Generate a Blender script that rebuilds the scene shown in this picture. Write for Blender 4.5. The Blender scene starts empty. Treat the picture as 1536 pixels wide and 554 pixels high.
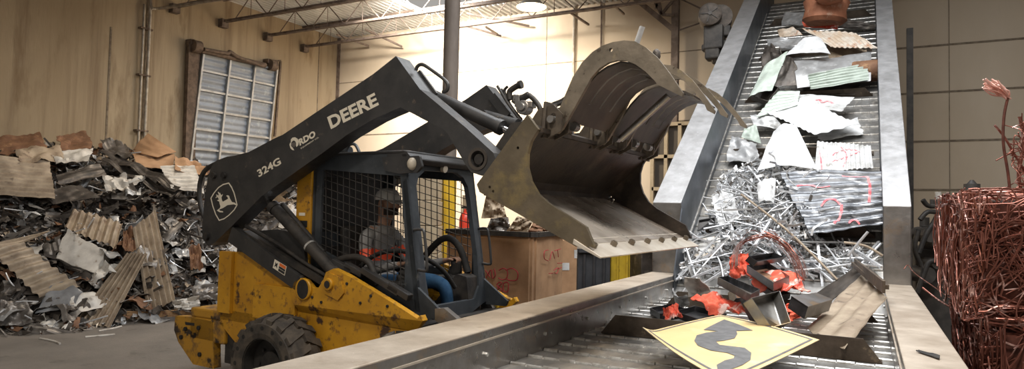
import bpy, bmesh, math, random
from mathutils import Vector, Matrix, noise
from mathutils.geometry import tessellate_polygon
random.seed(7)
scene = bpy.context.scene
COL = scene.collection
V = Vector
PI = math.pi
# ------------------------------------------------------------------ camera frame (1536 x 554)
CAMH = 1.62; FOC = 1000.0
AZ = math.radians(-28); PIT = math.atan(.041); ROL = math.atan(.022)
Fh = V((math.sin(AZ), math.cos(AZ), 0)); Rh = V((math.cos(AZ), -math.sin(AZ), 0)); ZZ = V((0, 0, 1))
CD = Fh*math.cos(PIT) + ZZ*math.sin(PIT)
CU0 = -Fh*math.sin(PIT) + ZZ*math.cos(PIT)
CR = Rh*math.cos(ROL) + CU0*math.sin(ROL)
CU = CU0*math.cos(ROL) - Rh*math.sin(ROL)
CC = V((0, 0, CAMH))
def ray(x, y): return CD + CR*((x-768)/FOC) - CU*((y-277)/FOC)
def hit(x, y, p, n):
    r = ray(x, y); return CC + r*((V(p)-CC).dot(n)/r.dot(n))
def onx(x, y, v): return hit(x, y, V((v, 0, 0)), V((1, 0, 0)))
def ony(x, y, v): return hit(x, y, V((0, v, 0)), V((0, 1, 0)))
def onz(x, y, v): return hit(x, y, V((0, 0, v)), V((0, 0, 1)))
def atd(x, y, d):
    r = ray(x, y); return CC + r*(d/r.dot(Fh))
cam = bpy.data.cameras.new('camera'); camo = bpy.data.objects.new('camera', cam); COL.objects.link(camo)
cam.sensor_width = 36; cam.lens = 36*FOC/1536; cam.clip_start = .05; cam.clip_end = 200
M3 = Matrix((CR, CU, -CD)).transposed()
camo.matrix_world = Matrix.Translation(CC) @ M3.to_4x4()
scene.camera = camo

# ------------------------------------------------------------------ materials
def mat(name, c1, c2=None, rough=.6, metal=0., scale=4., lo=.4, hi=.6, stretch=(1, 1, 1), bump=.0, bscale=40., c3=None, s3=12., lo3=.62, hi3=.68, rvar=.0, detail=6, coord='Object', emit=None, c4=None, s4=40, lo4=.66, hi4=.7, disp=.01, st3=None, bst=None, alpha=None, trans=0.):
    m = bpy.data.materials.new(name); m.use_nodes = True
    nt = m.node_tree; N = nt.nodes; L = nt.links
    b = N['Principled BSDF']
    tc = N.new('ShaderNodeTexCoord')
    def mapping(st):
        mp = N.new('ShaderNodeMapping'); mp.inputs['Scale'].default_value = st; L.new(tc.outputs[coord], mp.inputs[0]); return mp.outputs[0]
    base = mapping(stretch)
    def nz(sc, vec, det=detail):
        n = N.new('ShaderNodeTexNoise'); n.inputs['Scale'].default_value = sc; n.inputs['Detail'].default_value = det
        n.inputs['Roughness'].default_value = .62; L.new(vec, n.inputs['Vector']); return n.outputs[0]
    def ramp(src, a, z):
        r = N.new('ShaderNodeMapRange'); r.inputs[1].default_value = a; r.inputs[2].default_value = z; r.clamp = True
        L.new(src, r.inputs[0]); return r.outputs[0]
    def mix(fac, a, bcol):
        x = N.new('ShaderNodeMix'); x.data_type = 'RGBA'; L.new(fac, x.inputs[0])
        if hasattr(a, 'links'): L.new(a, x.inputs[6])
        else: x.inputs[6].default_value = (*a, 1)
        x.inputs[7].default_value = (*bcol, 1); return x.outputs[2]
    if c2 is None: b.inputs['Base Color'].default_value = (*c1, 1)
    else:
        f = ramp(nz(scale, base), lo, hi); col = mix(f, c1, c2)
        if c3 is not None: col = mix(ramp(nz(s3, mapping(st3) if st3 else base), lo3, hi3), col, c3)
        if c4 is not None: col = mix(ramp(nz(s4, base), lo4, hi4), col, c4)
        L.new(col, b.inputs['Base Color'])
    b.inputs['Metallic'].default_value = metal
    b.inputs['Roughness'].default_value = rough
    if rvar:
        r = N.new('ShaderNodeMapRange'); r.inputs[1].default_value = .3; r.inputs[2].default_value = .7
        r.inputs[3].default_value = max(.03, rough-rvar); r.inputs[4].default_value = min(1, rough+rvar)
        L.new(nz(scale*2.3, base), r.inputs[0]); L.new(r.outputs[0], b.inputs['Roughness'])
    if bump:
        bp = N.new('ShaderNodeBump'); bp.inputs['Strength'].default_value = bump; bp.inputs['Distance'].default_value = disp
        L.new(nz(bscale, mapping(bst) if bst else base), bp.inputs['Height']); L.new(bp.outputs[0], b.inputs['Normal'])
    if emit:
        b.inputs['Emission Color'].default_value = (*emit[0], 1); b.inputs['Emission Strength'].default_value = emit[1]
    if trans: b.inputs['Transmission Weight'].default_value = trans
    return m
MT = {}
MT['wall_left'] = mat('stained concrete', (.47, .375, .25), (.34, .26, .165), .9, 0, .55, .35, .68, (1, 1, .22), .4, 9, c3=(.19, .13, .08), s3=1.6, lo3=.5, hi3=.78, st3=(1, 2.2, .09), c4=(.24, .17, .10), s4=2.4, lo4=.56, hi4=.72, disp=.02)
MT['wall_back'] = mat('painted concrete', (.62, .52, .40), (.52, .42, .305), .85, 0, .5, .35, .7, (1, 1, .4), .3, 10, c3=(.3, .22, .15), s3=2.5, lo3=.68, hi3=.85, st3=(2, 1, .2), disp=.01)
MT['joint'] = mat('wall joint', (.26, .21, .15), (.16, .12, .085), .9, 0, 8)
MT['floor'] = mat('warehouse floor', (.205, .175, .145), (.14, .12, .10), .75, 0, .9, .35, .65, (1, 1, 1), .35, 30, c3=(.09, .075, .06), s3=3.5, lo3=.58, hi3=.72, rvar=.12)
MT['deck'] = mat('roof deck', (.68, .68, .67), (.56, .56, .54), .7, .1, 1.5)
MT['joist'] = mat('joist paint', (.13, .095, .075), (.22, .17, .14), .7, .2, 6)
MT['colm'] = mat('column paint', (.15, .12, .10), (.22, .18, .15), .7, .1, 3, stretch=(1, 1, .3))
MT['pipe'] = mat('galvanised conduit', (.50, .45, .38), (.34, .29, .23), .5, .6, 6)
MT['rail'] = mat('worn guard steel', (.36, .345, .33), (.22, .205, .19), .34, .85, 3, .35, .65, (1, 1, 1), .12, 60, c3=(.36, .27, .19), s3=5, lo3=.56, hi3=.74, rvar=.12, c4=(.6, .58, .56), s4=55, lo4=.7, hi4=.74)
MT['railtop'] = mat('dusty guard steel', (.58, .50, .41), (.38, .31, .24), .5, .35, 3.4, .35, .65, (1, 1, 1), .15, 50, c3=(.28, .20, .13), s3=6, lo3=.6, hi3=.75, c4=(.75, .71, .66), s4=45, lo4=.66, hi4=.72)
MT['inctop'] = mat('scuffed guard top', (.46, .455, .46), (.33, .325, .325), .42, .5, 5, .35, .65, (1, 1, 1), .15, 70, c3=(.55, .55, .57), s3=30, lo3=.64, hi3=.7, rvar=.1)
MT['incin'] = mat('dark guard sheet with painted sheen', (.115, .13, .155), (.055, .062, .072), .42, .65, 1.2, .35, .68, (1, 1, 1), .0, 8, c3=(.26, .28, .31), s3=1.5, lo3=.5, hi3=.8, rvar=.06, st3=(1, .5, .5))  # broad pale blue areas put a reflection into the sheet colour
MT['bed'] = mat('apron belt steel', (.34, .33, .315), (.19, .18, .165), .42, .6, 5, .35, .65, (1, .3, 1), .12, 40, c3=(.62, .57, .50), s3=7, lo3=.55, hi3=.75, rvar=.1)
MT['bedinc'] = MT['bed']
MT['hinge'] = mat('polished hinge barrels', (.80, .78, .74), (.46, .43, .39), .3, .7, 14)
MT['flight'] = mat('dark flight plate', (.075, .055, .04), (.13, .10, .075), .55, .5, 6, bump=.2, bscale=50, c3=(.2, .15, .1), s3=9)
MT['black'] = mat('worn black paint', (.028, .027, .027), (.045, .042, .04), .42, .0, 5, bump=.12, bscale=40, c3=(.16, .12, .085), s3=9, lo3=.62, hi3=.76, rvar=.1)
MT['blackdk'] = mat('grimy black steel', (.022, .02, .019), (.05, .042, .035), .6, .2, 9, bump=.25, bscale=50)
MT['cabpaint'] = mat('cab paint', (.055, .062, .07), (.035, .04, .045), .45, .1, 5, c3=(.14, .13, .12), s3=12, lo3=.64, hi3=.75, rvar=.1)
MT['yellow'] = mat('worn yellow paint', (.64, .32, .018), (.48, .225, .014), .42, 0, 3.2, .35, .65, bump=.1, bscale=50, c3=(.07, .035, .018), s3=5.5, lo3=.59, hi3=.65, rvar=.12, c4=(.24, .11, .025), s4=16, lo4=.56, hi4=.68)
MT['yellowgrime'] = mat('grimy yellow paint', (.50, .25, .02), (.14, .08, .035), .6, 0, 6, .46, .6, bump=.2, bscale=50, c3=(.04, .025, .015), s3=9, lo3=.55, hi3=.62)
MT['rubber'] = mat('dusty rubber', (.045, .038, .032), (.10, .08, .06), .85, 0, 8, bump=.35, bscale=50)
MT['hub'] = mat('hub black', (.012, .011, .01), (.03, .026, .022), .8, 0, 8)
MT['chrome'] = mat('cylinder rod', (.75, .75, .76), None, .12, 1)
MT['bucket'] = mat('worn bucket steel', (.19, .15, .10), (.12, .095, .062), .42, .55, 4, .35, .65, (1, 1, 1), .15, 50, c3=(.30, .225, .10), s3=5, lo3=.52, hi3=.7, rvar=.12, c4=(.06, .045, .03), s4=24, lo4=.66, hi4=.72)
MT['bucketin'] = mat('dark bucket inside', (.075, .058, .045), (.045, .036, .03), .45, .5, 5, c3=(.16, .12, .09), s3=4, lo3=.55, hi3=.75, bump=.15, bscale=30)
MT['bucketfloor'] = mat('bucket floor with painted sheen', (.34, .27, .21), (.78, .70, .61), .26, .45, 1.1, .38, .62, (.6, 1.4, 1), .03, 20, c3=(.13, .095, .07), s3=1.8, lo3=.52, hi3=.75, rvar=.08, detail=3)  # pale streaks paint the reflected light into the floor colour
MT['blade'] = mat('cutting edge', (.82, .75, .65), (.66, .58, .48), .4, .45, 6)
MT['tine'] = mat('tine steel', (.22, .18, .135), (.14, .115, .085), .5, .5, 5, bump=.15, bscale=50, c3=(.30, .235, .13), s3=6, lo3=.6, hi3=.72, c4=(.07, .05, .035), s4=20, lo4=.64, hi4=.7)
MT['tinedk'] = mat('dark grapple plate', (.06, .05, .042), (.10, .082, .066), .5, .4, 5, stretch=(1, 1, .5))
MT['hingebr'] = mat('grimy bracket steel', (.115, .09, .065), (.07, .055, .042), .55, .4, 6, bump=.2, bscale=40, c3=(.2, .15, .09), s3=8, lo3=.6, hi3=.75)
MT['cream'] = mat('cream decal', (.80, .72, .58), None, .6)
MT['orange'] = mat('orange decal', (.75, .16, .03), None, .6)
MT['stickbk'] = mat('decal black', (.02, .02, .02), None, .5)
MT['glassy'] = mat('lamp lens', (.55, .48, .38), None, .25, 0)
MT['wire'] = mat('window mesh', (.06, .055, .05), None, .5, .4)
MT['skin'] = mat('skin', (.36, .2, .13), None, .6)
MT['hoodie'] = mat('grey sweatshirt', (.30, .29, .28), (.22, .21, .20), .9, 0, 10)
MT['hivis'] = mat('orange reflective band', (.95, .10, .03), None, .5)
MT['hat'] = mat('hard hat', (.6, .57, .52), None, .35)
MT['jeans'] = mat('blue jeans', (.02, .07, .15), (.035, .10, .19), .9, 0, 20)
MT['hair'] = mat('beard', (.03, .02, .015), None, .9)
def metalm(n, a, b, c, ro=.35, me=.8, s=6, **k):
    return mat(n, a, b, ro, me, s, .35, .65, bump=.2, bscale=25, c3=c, s3=9, lo3=.56, hi3=.68, rvar=.1, **k)
MT['alu'] = metalm('bare aluminium', (.82, .83, .85), (.62, .63, .65), (.92, .93, .95), .32, .5)
MT['aludull'] = metalm('dull aluminium', (.52, .52, .52), (.36, .355, .35), (.68, .68, .67), .42, .5)
MT['scrapdk'] = metalm('dark scrap', (.06, .052, .045), (.12, .10, .085), (.2, .17, .14), .5, .45)
MT['scrapgr'] = metalm('grey scrap', (.26, .235, .21), (.16, .14, .125), (.4, .37, .33), .42, .6)
MT['scraprust'] = metalm('rusty scrap', (.24, .12, .06), (.14, .065, .035), (.35, .2, .1), .75, .1)
MT['scraptan'] = metalm('tan painted scrap', (.42, .33, .23), (.30, .22, .15), (.17, .11, .07), .65, .1)
MT['scrapwhite'] = metalm('white painted scrap', (.66, .62, .56), (.50, .46, .41), (.32, .26, .2), .55, .1)
MT['corrtan'] = mat('weathered corrugated tan', (.44, .355, .26), (.27, .205, .145), .6, .2, 5, .35, .65, (1, 1, 1), .15, 30, c3=(.15, .11, .08), s3=7, lo3=.6, hi3=.72)
MT['corrsil'] = mat('silver corrugated', (.17, .175, .185), (.07, .072, .078), .36, .8, 8, .35, .65, (1, 1, 1), .12, 30, c3=(.55, .56, .58), s3=9, lo3=.54, hi3=.7, st3=(.5, 4, 4))
MT['corrwht'] = mat('white corrugated', (.66, .66, .655), (.44, .435, .42), .5, .1, 5, .42, .66, (1, 1, 1), .25, 30, c3=(.27, .24, .20), s3=9, lo3=.58, hi3=.72)
MT['whitebr'] = mat('bright white sheet', (.76, .76, .76), (.55, .55, .545), .45, .05, 4, .42, .66, (1, 1, 1), .15, 30, c3=(.40, .37, .33), s3=8, lo3=.62, hi3=.74)
MT['potrust'] = mat('orange rust', (.46, .19, .10), (.32, .12, .06), .7, 0, 5, c3=(.5, .32, .22), s3=8, lo3=.58, hi3=.7)
MT['corrgrn'] = mat('pale green corrugated', (.50, .56, .49), (.36, .41, .35), .5, .15, 6, .4, .7, c3=(.7, .72, .68), s3=9, lo3=.6, hi3=.7)
MT['corrrust'] = mat('rusting pale sheet', (.52, .40, .29), (.62, .56, .48), .6, .15, 5, .4, .6, c3=(.40, .17, .07), s3=6, lo3=.55, hi3=.68)
MT['redpaint'] = mat('red spray paint', (.86, .10, .13), (.9, .42, .42), .6, 0, 12)
MT['redcloth'] = mat('orange red mesh cloth', (.88, .16, .085), (.70, .08, .045), .85, 0, 6, c3=(.93, .66, .58), s3=4, lo3=.56, hi3=.62, bump=.3, bscale=90)
MT['cardboard'] = mat('cardboard', (.44, .26, .14), (.35, .20, .105), .85, 0, 4, c3=(.22, .13, .08), s3=6, lo3=.62, hi3=.75)
MT['graf'] = mat('graffiti marker', (.32, .025, .03), None, .8)
MT['wood'] = mat('broken board', (.40, .24, .12), (.28, .16, .08), .8, 0, 8, stretch=(.3, 4, 4))
MT['plasticgr'] = mat('clouded grey sheet', (.20, .20, .205), (.28, .28, .285), .25, .1, 4)
MT['signyel'] = mat('faded yellow sign', (.92, .70, .36), (.86, .62, .29), .4, .0, 3.5, .35, .65, c3=(.95, .78, .48), s3=5, lo3=.55, hi3=.7, c4=(.5, .34, .16), s4=28, lo4=.7, hi4=.74)
MT['signblk'] = mat('sign black film', (.13, .13, .135), (.19, .19, .195), .45, 0, 20)
MT['signback'] = mat('sign edge', (.5, .42, .32), None, .5, .4)
MT['tray'] = mat('dark tray metal', (.06, .06, .063), (.10, .10, .105), .3, .6, 8, c3=(.24, .24, .25), s3=8, lo3=.58, hi3=.72)
MT['trayin'] = mat('stained tray metal', (.30, .29, .28), (.20, .185, .16), .28, .75, 5, c3=(.42, .26, .10), s3=4, lo3=.54, hi3=.7)
MT['copper'] = mat('bare copper wire', (.36, .145, .105), (.20, .07, .048), .34, .72, 5, .35, .65, c3=(.90, .60, .53), s3=9, lo3=.56, hi3=.68)  # pale pink patches are highlights painted into the wire colour
MT['palecopper'] = mat('pale frayed copper', (.85, .55, .47), (.7, .36, .28), .4, .3, 12)
MT['copperdk'] = mat('dull copper', (.17, .055, .035), (.09, .03, .02), .6, .4, 9)
MT['machinery'] = mat('dark machinery', (.05, .045, .042), (.09, .08, .07), .6, .3, 6)
MT['motor'] = mat('grimy motor', (.13, .105, .085), (.07, .056, .045), .65, .2, 9)
MT['lampglow'] = mat('lamp glow', (1, .9, .7), None, .5, emit=((1, .80, .52), 14))
MT['door'] = mat('door sheet', (.29, .32, .36), (.23, .255, .285), .5, .25, 2, c3=(.40, .43, .46), s3=4, lo3=.55, hi3=.7)
MT['doorframe'] = mat('door rail metal', (.46, .46, .45), (.36, .35, .33), .5, .4, 5)
MT['rusty'] = mat('rusty door track', (.12, .085, .06), (.2, .14, .1), .8, .2, 8)
MT['redfire'] = mat('extinguisher red', (.7, .05, .02), None, .35)
MT['yelpost'] = mat('yellow bollard', (.80, .50, .03), (.66, .40, .03), .5, 0, 4)
MT['yelbin'] = mat('yellow bin', (.62, .42, .03), (.50, .33, .03), .5, 0, 4, c3=(.2, .13, .03), s3=9)
MT['blackbin'] = mat('black bin', (.03, .032, .036), (.05, .05, .055), .5, 0, 4)
MT['rack'] = mat('rack cream', (.52, .42, .28), (.42, .33, .22), .7, 0, 4)
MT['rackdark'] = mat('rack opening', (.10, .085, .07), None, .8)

# ------------------------------------------------------------------ mesh builder
class MB:
    def __init__(s): s.v = []; s.f = []; s.m = []
    def add(s, vs, fs, m=0):
        o = len(s.v); s.v += [V(p) for p in vs]; s.f += [tuple(i+o for i in f) for f in fs]; s.m += [m]*len(fs); return s
    def box(s, c, d, rot=None, m=0):
        c = V(c); h = V(d)/2
        vs = [V((x*h.x, y*h.y, z*h.z)) for x in (-1, 1) for y in (-1, 1) for z in (-1, 1)]
        if rot is not None: vs = [rot @ p for p in vs]
        return s.add([p+c for p in vs], [(0, 1, 3, 2), (4, 6, 7, 5), (0, 4, 5, 1), (2, 3, 7, 6), (0, 2, 6, 4), (1, 5, 7, 3)], m)
    def bb(s, lo, hi, m=0):
        lo = V(lo); hi = V(hi); return s.box((lo+hi)/2, hi-lo, None, m)
    def hexa(s, a, b, m=0):     # two quads, same winding
        return s.add(list(a)+list(b), [(3, 2, 1, 0), (4, 5, 6, 7), (0, 1, 5, 4), (1, 2, 6, 5), (2, 3, 7, 6), (3, 0, 4, 7)], m)
    def beam(s, p0, p1, w, h, up=ZZ, m=0):
        p0 = V(p0); p1 = V(p1); d = (p1-p0).normalized(); a = d.cross(up)
        if a.length < 1e-4: a = d.cross(V((1, 0, 0)))
        a.normalize(); b = a.cross(d)
        q = [a*(-w/2)-b*h/2, a*(w/2)-b*h/2, a*(w/2)+b*h/2, a*(-w/2)+b*h/2]
        return s.hexa([p0+x for x in q], [p1+x for x in q], m)
    def prism(s, poly, fn, d0, d1, holes=(), m=0, ms=None):
        loops = [list(poly)]+[list(h) for h in holes]
        tri = tessellate_polygon([[V((p[0], p[1], 0)) for p in l] for l in loops])
        flat = [p for l in loops for p in l]; n = len(flat)
        vs = [fn(p[0], p[1], d0) for p in flat]+[fn(p[0], p[1], d1) for p in flat]
        s.add(vs, [tuple(t) for t in tri]+[tuple(i+n for i in reversed(t)) for t in tri], m)
        o = 0; fs = []
        for l in loops:
            k = len(l)
            for i in range(k): fs.append((o+i, o+(i+1) % k, n+o+(i+1) % k, n+o+i))
            o += k
        # side faces share vertices positions but are separate for crisp edges
        return s.add(vs, fs, m if ms is None else ms)
    def tube(s, pts, r, n=8, m=0, caps=True):
        pts = [V(p) for p in pts]; rs = r if isinstance(r, (list, tuple)) else [r]*len(pts)
        vs = []; nrm = None
        for i, p in enumerate(pts):
            t = (pts[min(i+1, len(pts)-1)]-pts[max(i-1, 0)])
            t = t.normalized() if t.length > 1e-9 else ZZ
            if nrm is None:
                nrm = t.orthogonal().normalized()
            else:
                nrm = nrm - t*nrm.dot(t)
                nrm = nrm.normalized() if nrm.length > 1e-6 else t.orthogonal().normalized()
            b = t.cross(nrm)
            for k in range(n):
                a = 2*PI*k/n; vs.append(p+(nrm*math.cos(a)+b*math.sin(a))*rs[i])
        fs = [(i*n+k, i*n+(k+1) % n, (i+1)*n+(k+1) % n, (i+1)*n+k) for i in range(len(pts)-1) for k in range(n)]
        if caps: fs += [tuple(reversed(range(n))), tuple((len(pts)-1)*n+k for k in range(n))]
        return s.add(vs, fs, m)
    def cyl(s, p0, p1, r, r2=None, n=20, m=0): return s.tube([p0, p1], [r, r if r2 is None else r2], n, m)
    def lathe(s, prof, fn, n=28, m=0):     # prof [(r, h)], fn(x, y, h)
        vs = [fn(r*math.cos(2*PI*k/n), r*math.sin(2*PI*k/n), h) for r, h in prof for k in range(n)]
        fs = [(i*n+k, i*n+(k+1) % n, (i+1)*n+(k+1) % n, (i+1)*n+k) for i in range(len(prof)-1) for k in range(n)]
        return s.add(vs, fs, m)
    def sheet(s, fn, nu, nv, t, m=0, mb=None):
        P = [[V(fn(i/nu, j/nv)) for j in range(nv+1)] for i in range(nu+1)]
        def nr(i, j):
            a = P[min(i+1, nu)][j]-P[max(i-1, 0)][j]; b = P[i][min(j+1, nv)]-P[i][max(j-1, 0)]
            c = a.cross(b); return c.normalized() if c.length > 1e-12 else ZZ
        top = []; bot = []
        for i in range(nu+1):
            for j in range(nv+1):
                k = nr(i, j)*t/2; top.append(P[i][j]+k); bot.append(P[i][j]-k)
        w = nv+1; n = len(top); q = [(i*w+j, (i+1)*w+j, (i+1)*w+j+1, i*w+j+1) for i in range(nu) for j in range(nv)]
        s.add(top+bot, q, m); s.f += [tuple(x+len(s.v)-n for x in reversed(f)) for f in q]; s.m += [m if mb is None else mb]*len(q)
        o = len(s.v)-2*n
        rim = [i*w for i in range(nu+1)]+[nu*w+j for j in range(1, nv+1)]+[i*w+nv for i in range(nu-1, -1, -1)]+[j for j in range(nv-1, 0, -1)]
        s.f += [(o+rim[k], o+n+rim[k], o+n+rim[(k+1) % len(rim)], o+rim[(k+1) % len(rim)]) for k in range(len(rim))]; s.m += [m]*len(rim)
        return s
    def build(s, name, mats, parent=None, smooth=None, bevel=0, world=True, top=None, fixn=True):
        me = bpy.data.meshes.new(name)
        vs = s.v
        if parent is None:
            lo = V([min(p[i] for p in vs) for i in range(3)]); hi = V([max(p[i] for p in vs) for i in range(3)])
            org = V(((lo.x+hi.x)/2, (lo.y+hi.y)/2, lo.z)); vs = [p-org for p in vs]
        elif world:
            inv = MW[parent.name].inverted(); vs = [inv @ p for p in vs]
        me.from_pydata(vs, [], s.f)
        for x in (mats if isinstance(mats, (list, tuple)) else [mats]): me.materials.append(MT[x])
        for p, k in zip(me.polygons, s.m): p.material_index = k
        me.update()
        if fixn:
            bm = bmesh.new(); bm.from_mesh(me)
            bmesh.ops.recalc_face_normals(bm, faces=bm.faces); bm.to_mesh(me); bm.free()
        if smooth:
            me.shade_smooth(); me.set_sharp_from_angle(angle=math.radians(smooth))
        o = bpy.data.objects.new(name, me); COL.objects.link(o)
        if parent is None: o.location = org; MW[o.name] = Matrix.Translation(org)
        else: o.parent = parent; MW[o.name] = MW[parent.name]
        if bevel:
            b = o.modifiers.new('bevel', 'BEVEL'); b.width = bevel; b.segments = 2; b.limit_method = 'ANGLE'; b.angle_limit = math.radians(40); b.use_clamp_overlap = True
        return o
MW = {}
def thing(name, label, cat, loc=(0, 0, 0), rz=0, group=None):
    o = bpy.data.objects.new(name, None); COL.objects.link(o); o.empty_display_size = .1
    o.location = loc; o.rotation_euler = (0, 0, rz); MW[o.name] = Matrix.Translation(V(loc)) @ Matrix.Rotation(rz, 4, 'Z')
    tag(o, label, cat, group); return o
def tag(o, label, cat, group=None, kind=None):
    if label: o['label'] = label
    if cat: o['category'] = cat
    if group: o['group'] = group
    if kind: o['kind'] = kind
    return o
def struct(o, label=None, cat=None):
    o['kind'] = 'structure'
    if label: o['label'] = label
    if cat: o['category'] = cat
    return o
def textmesh(txt, size, bold=.0, extrude=.001, space=1.0, shear=0):
    cu = bpy.data.curves.new('t', 'FONT'); cu.body = txt; cu.size = size; cu.offset = bold; cu.extrude = extrude
    cu.space_character = space; cu.shear = shear; cu.align_x = 'LEFT'; cu.resolution_u = 3
    o = bpy.data.objects.new('t', cu); COL.objects.link(o)
    dg = bpy.context.evaluated_depsgraph_get(); me = o.evaluated_get(dg).to_mesh()
    vs = [v.co.copy() for v in me.vertices]; fs = [tuple(p.vertices) for p in me.polygons]
    o.evaluated_get(dg).to_mesh_clear(); bpy.data.objects.remove(o); bpy.data.curves.remove(cu)
    return vs, fs
def text_on(mb, txt, size, org, ux, uy, m=0, **k):    # letters on a plane given by unit vectors
    vs, fs = textmesh(txt, size, **k); un = V(ux).cross(V(uy)).normalized()
    mb.add([V(org)+V(ux)*p.x+V(uy)*p.y+un*(p.z+.0012) for p in vs], fs, m)
    return max(p.x for p in vs) if vs else 0
def bez(pts, n=6):
    out = []; P = [V(p) for p in pts]
    for i in range(len(P)-1):
        a = P[max(i-1, 0)]; b = P[i]; c = P[i+1]; d = P[min(i+2, len(P)-1)]
        for k in range(n):
            t = k/n; out.append(.5*((2*b)+(c-a)*t+(2*a-5*b+4*c-d)*t*t+(3*b-a-3*c+d)*t**3))
    out.append(P[-1]); return out
def smooth2(pts, n=4, closed=True):
    out = []; k = len(pts)
    for i in range(k):
        a, b, c, d = (V((*pts[(i+j-1) % k], 0)) for j in range(4))
        for q in range(n):
            t = q/n; p = .5*((2*b)+(c-a)*t+(2*a-5*b+4*c-d)*t*t+(3*b-a-3*c+d)*t**3); out.append((p.x, p.y))
    return out
def circ(cx, cy, r, n=20): return [(cx+r*math.cos(2*PI*i/n), cy+r*math.sin(2*PI*i/n)) for i in range(n)]
# ================================================================== ROOM
WX, WY, CZ = -15.0, 16.1, 7.07
FX0, FX1, FY0 = -15.0, 9.0, -6.0
m = MB(); m.bb((FX0-.3, FY0, -.2), (FX1, WY+.3, 0)); struct(m.build('floor', 'floor'), 'grey dusty concrete warehouse floor', 'floor')
m = MB(); m.bb((WX-.3, FY0, 0), (WX, WY+.3, CZ+.4)); struct(m.build('wall_left', 'wall_left'), 'tan stained concrete wall behind the scrap heap', 'wall')
m = MB(); m.bb((WX, WY, 0), (FX1, WY+.3, CZ+.4)); struct(m.build('wall_back', 'wall_back'), 'pale painted concrete block wall at the far end', 'wall')
# roof deck with a skylight opening
sk = [onz(596, 2, CZ), onz(735, -2, CZ)]
SX0, SX1 = sk[0].x, sk[1].x+.25; SY1 = onz(665, 19, CZ).y; SY0 = SY1-3.6
def deckrect(mb, x0, x1, y0, y1):
    n = max(1, int((x1-x0)/.16)); w = (x1-x0)/n
    for i in range(n):
        a = x0+i*w
        prof = [(a, 0), (a+w*.35, 0), (a+w*.45, .05), (a+w*.9, .05), (a+w, 0)]
        vs = []; fs = []
        for k, (x, z) in enumerate(prof): vs += [V((x, y0, CZ+z)), V((x, y1, CZ+z)), V((x, y0, CZ+.12)), V((x, y1, CZ+.12))]
        for k in range(4): fs += [(4*k, 4*k+4, 4*k+5, 4*k+1), (4*k+2, 4*k+3, 4*k+7, 4*k+6)]
        mb.add(vs, fs)
m = MB()
deckrect(m, WX-.2, SX0, FY0, WY+.2); deckrect(m, SX1, FX1, 9.6, WY+.2); deckrect(m, SX0, SX1, SY1, WY+.2); deckrect(m, SX0, SX1, FY0, SY0)
deckrect(m, SX1, -3.4, FY0, 9.6); deckrect(m, 2.2, FX1, FY0, 9.6); deckrect(m, -3.4, 2.2, FY0, 3.2)
struct(m.build('ceiling', 'deck', fixn=False), 'ribbed pale metal roof deck', 'ceiling')
# wall joints (recess lines) as trims
m = MB()
for z in (5.24, 4.27, 3.26, 2.26, 1.25): m.bb((-3.2, WY-.012, z-.02), (FX1, WY, z+.02))
for x in [-7.6, -4.2, -.9, 1.5, 4.2, 7]: m.bb((x-.007, WY-.008, 0), (x+.007, WY, CZ))
m.bb((WX, WY-.012, 3.9), (-3.2, WY, 3.93)); m.bb((WX, WY-.012, 5.6), (-3.2, WY, 5.62))
struct(m.build('trim_1', 'joint'), 'dark joint lines across the far wall', 'joint')
m = MB()
for (a, b) in [((440/1.98, 10/1.98), (425/1.98, 400/1.98)), ((330/1.98, 80/1.98), (317/1.98, 410/1.98))]:
    p = onx(*a, WX); q = onx(*b, WX); m.bb((WX, p.y-.02, 0), (WX+.012, p.y+.02, min(CZ, p.z+(.5 if a[1] < 20 else 0))))
p = onx(476, 150, WX); m.bb((WX, p.y-.015, 0), (WX+.01, p.y+.015, CZ))
struct(m.build('trim_2', 'joint'), 'dark vertical panel joints in the tan wall', 'joint')
m = MB(); m.bb((WX, WY-.05, 0), (WX+.1, WY, CZ)); struct(m.build('trim_3', 'joist'), 'dark corner seam between the two walls', 'joint')

# roof joists
JZ = 6.45
ys = [14.585, 13.19, 11.71, 10.31, 8.9]
jl = ['open web roof joist nearest the far wall', 'second open web roof joist from the far wall', 'third open web roof joist from the far wall',
      'fourth open web roof joist from the far wall', 'fifth open web roof joist from the far wall']
for i, y in enumerate(ys):
    x1 = [3.0, -1.5, -3.6, -5, -6][i]
    t = thing('roof_joist', jl[i], 'joist', (WX, y, JZ), group='roof joists')
    m = MB()
    for dy in (-.035, .035): m.beam((WX, y+dy, JZ), (x1, y+dy, JZ), .035, .06)
    m.build('bottom_chord', 'joist', t)
    m = MB()
    for dy in (-.035, .035): m.beam((WX, y+dy, CZ-.03), (x1, y+dy, CZ-.03), .035, .06)
    m.build('top_chord', 'joist', t)
    m = MB(); x = WX+.5; k = 0
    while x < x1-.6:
        m.tube([(x, y, JZ), (x+.6, y, CZ-.04)], .014, 6); m.tube([(x+.6, y, CZ-.04), (x+1.2, y, JZ)], .014, 6); m.tube([(x+.6, y, CZ-.04), (x+.6, y, JZ)], .009, 5)
        x += 1.2
    m.build('web', 'joist', t)
    m = MB(); m.bb((WX, y-.1, JZ-.16), (WX+.16, y+.1, JZ+.06)); m.build('wall_pocket', 'joist', t)
# hanging bridging struts below the last joists
for i, (q0, q1) in enumerate([((505, 52), (553, 69)), ((548, 44), (603, 70)), ((660, 28), (752, 54)), ((700, 20), (794, 39)), ((857, 20), (883, 37)), ((921, 8), (936, 21)), ((728, 40), (747, 52))]):
    a = ony(*q0, 14.62); b = ony(*q1, 15.9); m = MB(); m.beam(a, b, .04, .05)
    tag(m.build('bridging_strut', 'joist'), 'short dark diagonal strut between the last roof joist and the far wall', 'strut', 'bridging struts at the far wall')
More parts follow.
